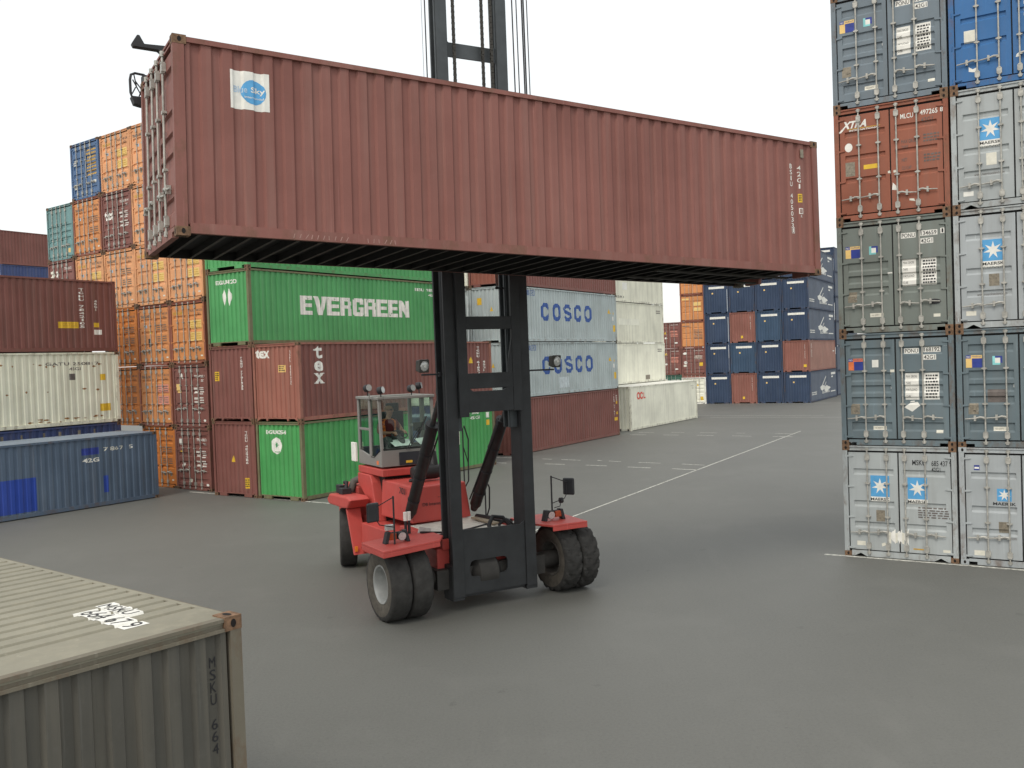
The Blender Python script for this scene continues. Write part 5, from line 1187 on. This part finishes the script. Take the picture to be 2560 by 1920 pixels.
# ------------------------------------------------------------------ driver
def driver():
    base = Vector((-.27, 4.30, 2.98))
    J = {}; vs = []; rs = []; es = []
    def add(k, p, r, par=None):
        J[k] = len(vs); vs.append(Vector(p)); rs.append(r)
        if par: es.append((J[par], J[k]))
    add('pelvis', (0, .06, .07), .15); add('waist', (0, .08, .22), .135, 'pelvis'); add('chest', (0, .06, .42), .16, 'waist'); add('neckbase', (0, .05, .55), .085, 'chest'); add('neck', (0.005, .03, .62), .058, 'neckbase')
    add('jaw', (.03, -.005, .69), .07, 'neck'); add('head', (.03, .01, .765), .095, 'jaw'); add('crown', (.03, .03, .83), .075, 'head')
    for s, n in ((-1, 'l'), (1, 'r')):
        add('sh' + n, (s * .19, .06, .50), .075, 'chest'); hand = (-.04 + s * .0, -.2, .29) if s < 0 else (.30, -.22, .27)
        el = (s * .29, -.04, .26) if s < 0 else (.34, -.02, .26)
        if s < 0: hand = (.06 - .02, -.24, .25)
        add('el' + n, el, .05, 'sh' + n); add('wr' + n, Vector(hand) - (Vector(hand) - Vector(el)).normalized() * .08, .032, 'el' + n); add('pa' + n, hand, .036, 'wr' + n)
        for i in range(4): add(f'f{i}' + n, Vector(hand) + Vector((-.03 + .02 * i, -.07 + .01 * abs(i - 1.5), -.01)), .009, 'pa' + n); add(f'g{i}' + n, Vector(hand) + Vector((-.03 + .02 * i, -.085, -.045)), .008, f'f{i}' + n)
        add('t' + n, Vector(hand) + Vector((-s * .045, -.03, .01)), .010, 'pa' + n)
        add('hip' + n, (s * .10, 0, .07), .10, 'pelvis'); add('kn' + n, (s * .16, -.42, .10), .075, 'hip' + n); add('an' + n, (s * .15, -.36, -.34), .05, 'kn' + n); add('to' + n, (s * .15, -.52, -.40), .042, 'an' + n)
    me = bpy.data.meshes.new('person'); me.from_pydata([tuple(v + base) for v in vs], es, []); o = bpy.data.objects.new('person', me); C.objects.link(o)
    sk = o.modifiers.new('s', 'SKIN'); sk.use_smooth_shade = True
    for i, r in enumerate(rs): me.skin_vertices[0].data[i].radius = (r, r * (.8 if i in (1, 2) else 1))
    me.skin_vertices[0].data[0].use_root = True
    ss = o.modifiers.new('u', 'SUBSURF'); ss.levels = ss.render_levels = 2
    bpy.context.view_layer.update()
    m2 = bpy.data.meshes.new_from_object(o.evaluated_get(bpy.context.evaluated_depsgraph_get())); o.modifiers.clear(); o.data = m2
    m2.materials.clear()
    for m in (plain('skin', (.42, .22, .15), .55), plain('dark red shirt', (.16, .025, .03), .85), plain('grey green trousers', (.07, .085, .08), .9)): m2.materials.append(m)
    for p in m2.polygons:
        c_ = p.center - base
        if c_.z > .575 or (c_.y < -.10 and c_.z > .2 and abs(c_.y + .2) < .2 and c_.z < .33 and c_.y < -.05): k = 0
        elif c_.z > .17 and c_.y > -.2: k = 1 if abs(c_.x) < .26 and c_.z > .3 or abs(c_.x) < .17 else 0
        else: k = 2
        p.material_index = k
    # face
    mb = MB(); hx, hy, hz = base.x + .03, base.y + .01, base.z + .765
    fw = Vector((.55, -.83, .12)).normalized(); sd = Vector((.83, .55, 0)); up = Vector((0, 0, 1)); hc = Vector((hx, hy, hz))
    def q(a, b, c): return hc + fw * a + sd * b + up * c
    nose = MB(); nose.hexa([q(.075, -.014, -.03), q(.075, .014, -.03), q(.118, -.011, -.025), q(.118, .011, -.025), q(.07, -.008, .03), q(.07, .008, .03), q(.095, -.006, .03), q(.095, .006, .03)])
    nose.build('nose', bpy.data.materials['skin'], o, bevel=.005)
    for s in (-1, 1):
        e = MB(); e.tube([q(0, s * .088, -.03), q(-.01, s * .1, .02)], [.02, .026], 8); e.build('ear', bpy.data.materials['skin'], o, smooth=True)
    gl = MB(); 
    for s in (-1, 1): gl.hexa([q(.088, s * .035 - .024, .008), q(.088, s * .035 + .024, .008), q(.094, s * .035 - .024, .008), q(.094, s * .035 + .024, .008), q(.088, s * .035 - .024, .036), q(.088, s * .035 + .024, .036), q(.094, s * .035 - .024, .036), q(.094, s * .035 + .024, .036)]); gl.tube([q(.09, s * .06, .028), q(0, s * .094, .028)], .005, 5)
    gl.build('sunglasses', black, o)
    mo = MB(); mo.hexa([q(.07, -.025, -.062), q(.07, .025, -.062), q(.088, -.02, -.062), q(.088, .02, -.062), q(.07, -.025, -.052), q(.07, .025, -.052), q(.088, -.02, -.052), q(.088, .02, -.052)]); mo.build('mouth', plain('lip', (.28, .09, .08), .6), o)
    h = MB(); prf = [(0, .112), (.05, .105), (.09, .08), (.11, .04), (.116, 0)]
    h.lathe([(t, r) for t, r in prf], 20, 'z', (hx - fw.x * .018, hy - fw.y * .018, hz + .012)); h.build('hair', plain('cropped hair', (.16, .075, .04), .9), o, smooth=True)
    # hi-vis vest: open shell over the shirt
    v = MB(); rows = []
    for z, rx, ry in ((.10, .185, .165), (.22, .18, .15), (.34, .19, .155), (.44, .21, .15), (.52, .20, .12), (.565, .11, .085)):
        rows.append([(base.x + rx * math.sin(a), base.y + .068 + ry * math.cos(a), base.z + z) for a in [math.pi * (-.80 + 1.6 * i / 18) for i in range(19)]])
    for r0, r1 in zip(rows, rows[1:]):
        for i in range(18): v.poly([r0[i], r0[i + 1], r1[i + 1], r1[i]])
    vo = v.build('vest', plain('orange vest', (.75, .17, .03), .8, 0, .15), o, smooth=True)
    sm = vo.modifiers.new('t', 'SOLIDIFY'); sm.thickness = .012
    o.matrix_world = MT @ Matrix.Translation((0.05, 0, 0))
    return tag(o, 'driver in orange vest and dark glasses sitting in the truck cab', 'person')
driver()

# ------------------------------------------------------------------ sky, sun, camera
w = bpy.data.worlds.new('World'); S.world = w; w.use_nodes = True; nt = w.node_tree; nt.nodes.clear(); L = nt.links
SUN_EL, SUN_AZ = 50, 205       # azimuth measured clockwise from +Y
sk = N(nt, 'ShaderNodeTexSky'); sk.sky_type = 'NISHITA'; sk.sun_disc = False; sk.sun_elevation = R(SUN_EL); sk.sun_rotation = R(SUN_AZ); sk.air_density = 1; sk.dust_density = 4
b1 = N(nt, 'ShaderNodeBackground', i_Strength=.05); L.new(sk.outputs[0], b1.inputs[0])
tc = nt.nodes.new('ShaderNodeTexCoord'); cl = noise(nt, tc.outputs['Generated'], 1.6, 5, .55)
cc = mix(nt, ramp(nt, cl, .35, .7), (1.0, 1.01, .975), (1.03, 1.035, .99))
b2 = N(nt, 'ShaderNodeBackground', i_Strength=.92); L.new(cc, b2.inputs[0])
ad = nt.nodes.new('ShaderNodeAddShader'); L.new(b1.outputs[0], ad.inputs[0]); L.new(b2.outputs[0], ad.inputs[1])
ow = nt.nodes.new('ShaderNodeOutputWorld'); L.new(ad.outputs[0], ow.inputs[0])
sd = bpy.data.lights.new('sun', 'SUN'); sd.energy = 1.15; sd.angle = R(16); sd.color = (1, .96, .88)
so = bpy.data.objects.new('sun', sd); C.objects.link(so)
az, el = R(SUN_AZ), R(SUN_EL); dv = Vector((math.sin(az) * math.cos(el), math.cos(az) * math.cos(el), math.sin(el)))
so.rotation_euler = dv.to_track_quat('Z', 'Y').to_euler()
cd = bpy.data.cameras.new('camera'); cd.sensor_width = 36; cd.lens = 2352.5 / 2560 * 36; cd.clip_end = 3000; cd.clip_start = .05
co = bpy.data.objects.new('camera', cd); C.objects.link(co); S.camera = co
p, r = R(-1.40543), R(2.03259)
Xa = Vector((1, 0, 0)); Ya = Vector((0, -math.sin(p), math.cos(p))); F = Vector((0, math.cos(p), math.sin(p)))
rx = Xa * math.cos(r) - Ya * math.sin(r); uy = Xa * math.sin(r) + Ya * math.cos(r)
co.matrix_world = Matrix(((rx.x, uy.x, -F.x, 0), (rx.y, uy.y, -F.y, 0), (rx.z, uy.z, -F.z, 4.834556), (0, 0, 0, 1)))
S.view_settings.view_transform = 'Standard'; S.view_settings.look = 'None'; S.view_settings.exposure = 0; S.view_settings.gamma = 1
S.cycles.max_bounces = 6; S.cycles.transparent_max_bounces = 12
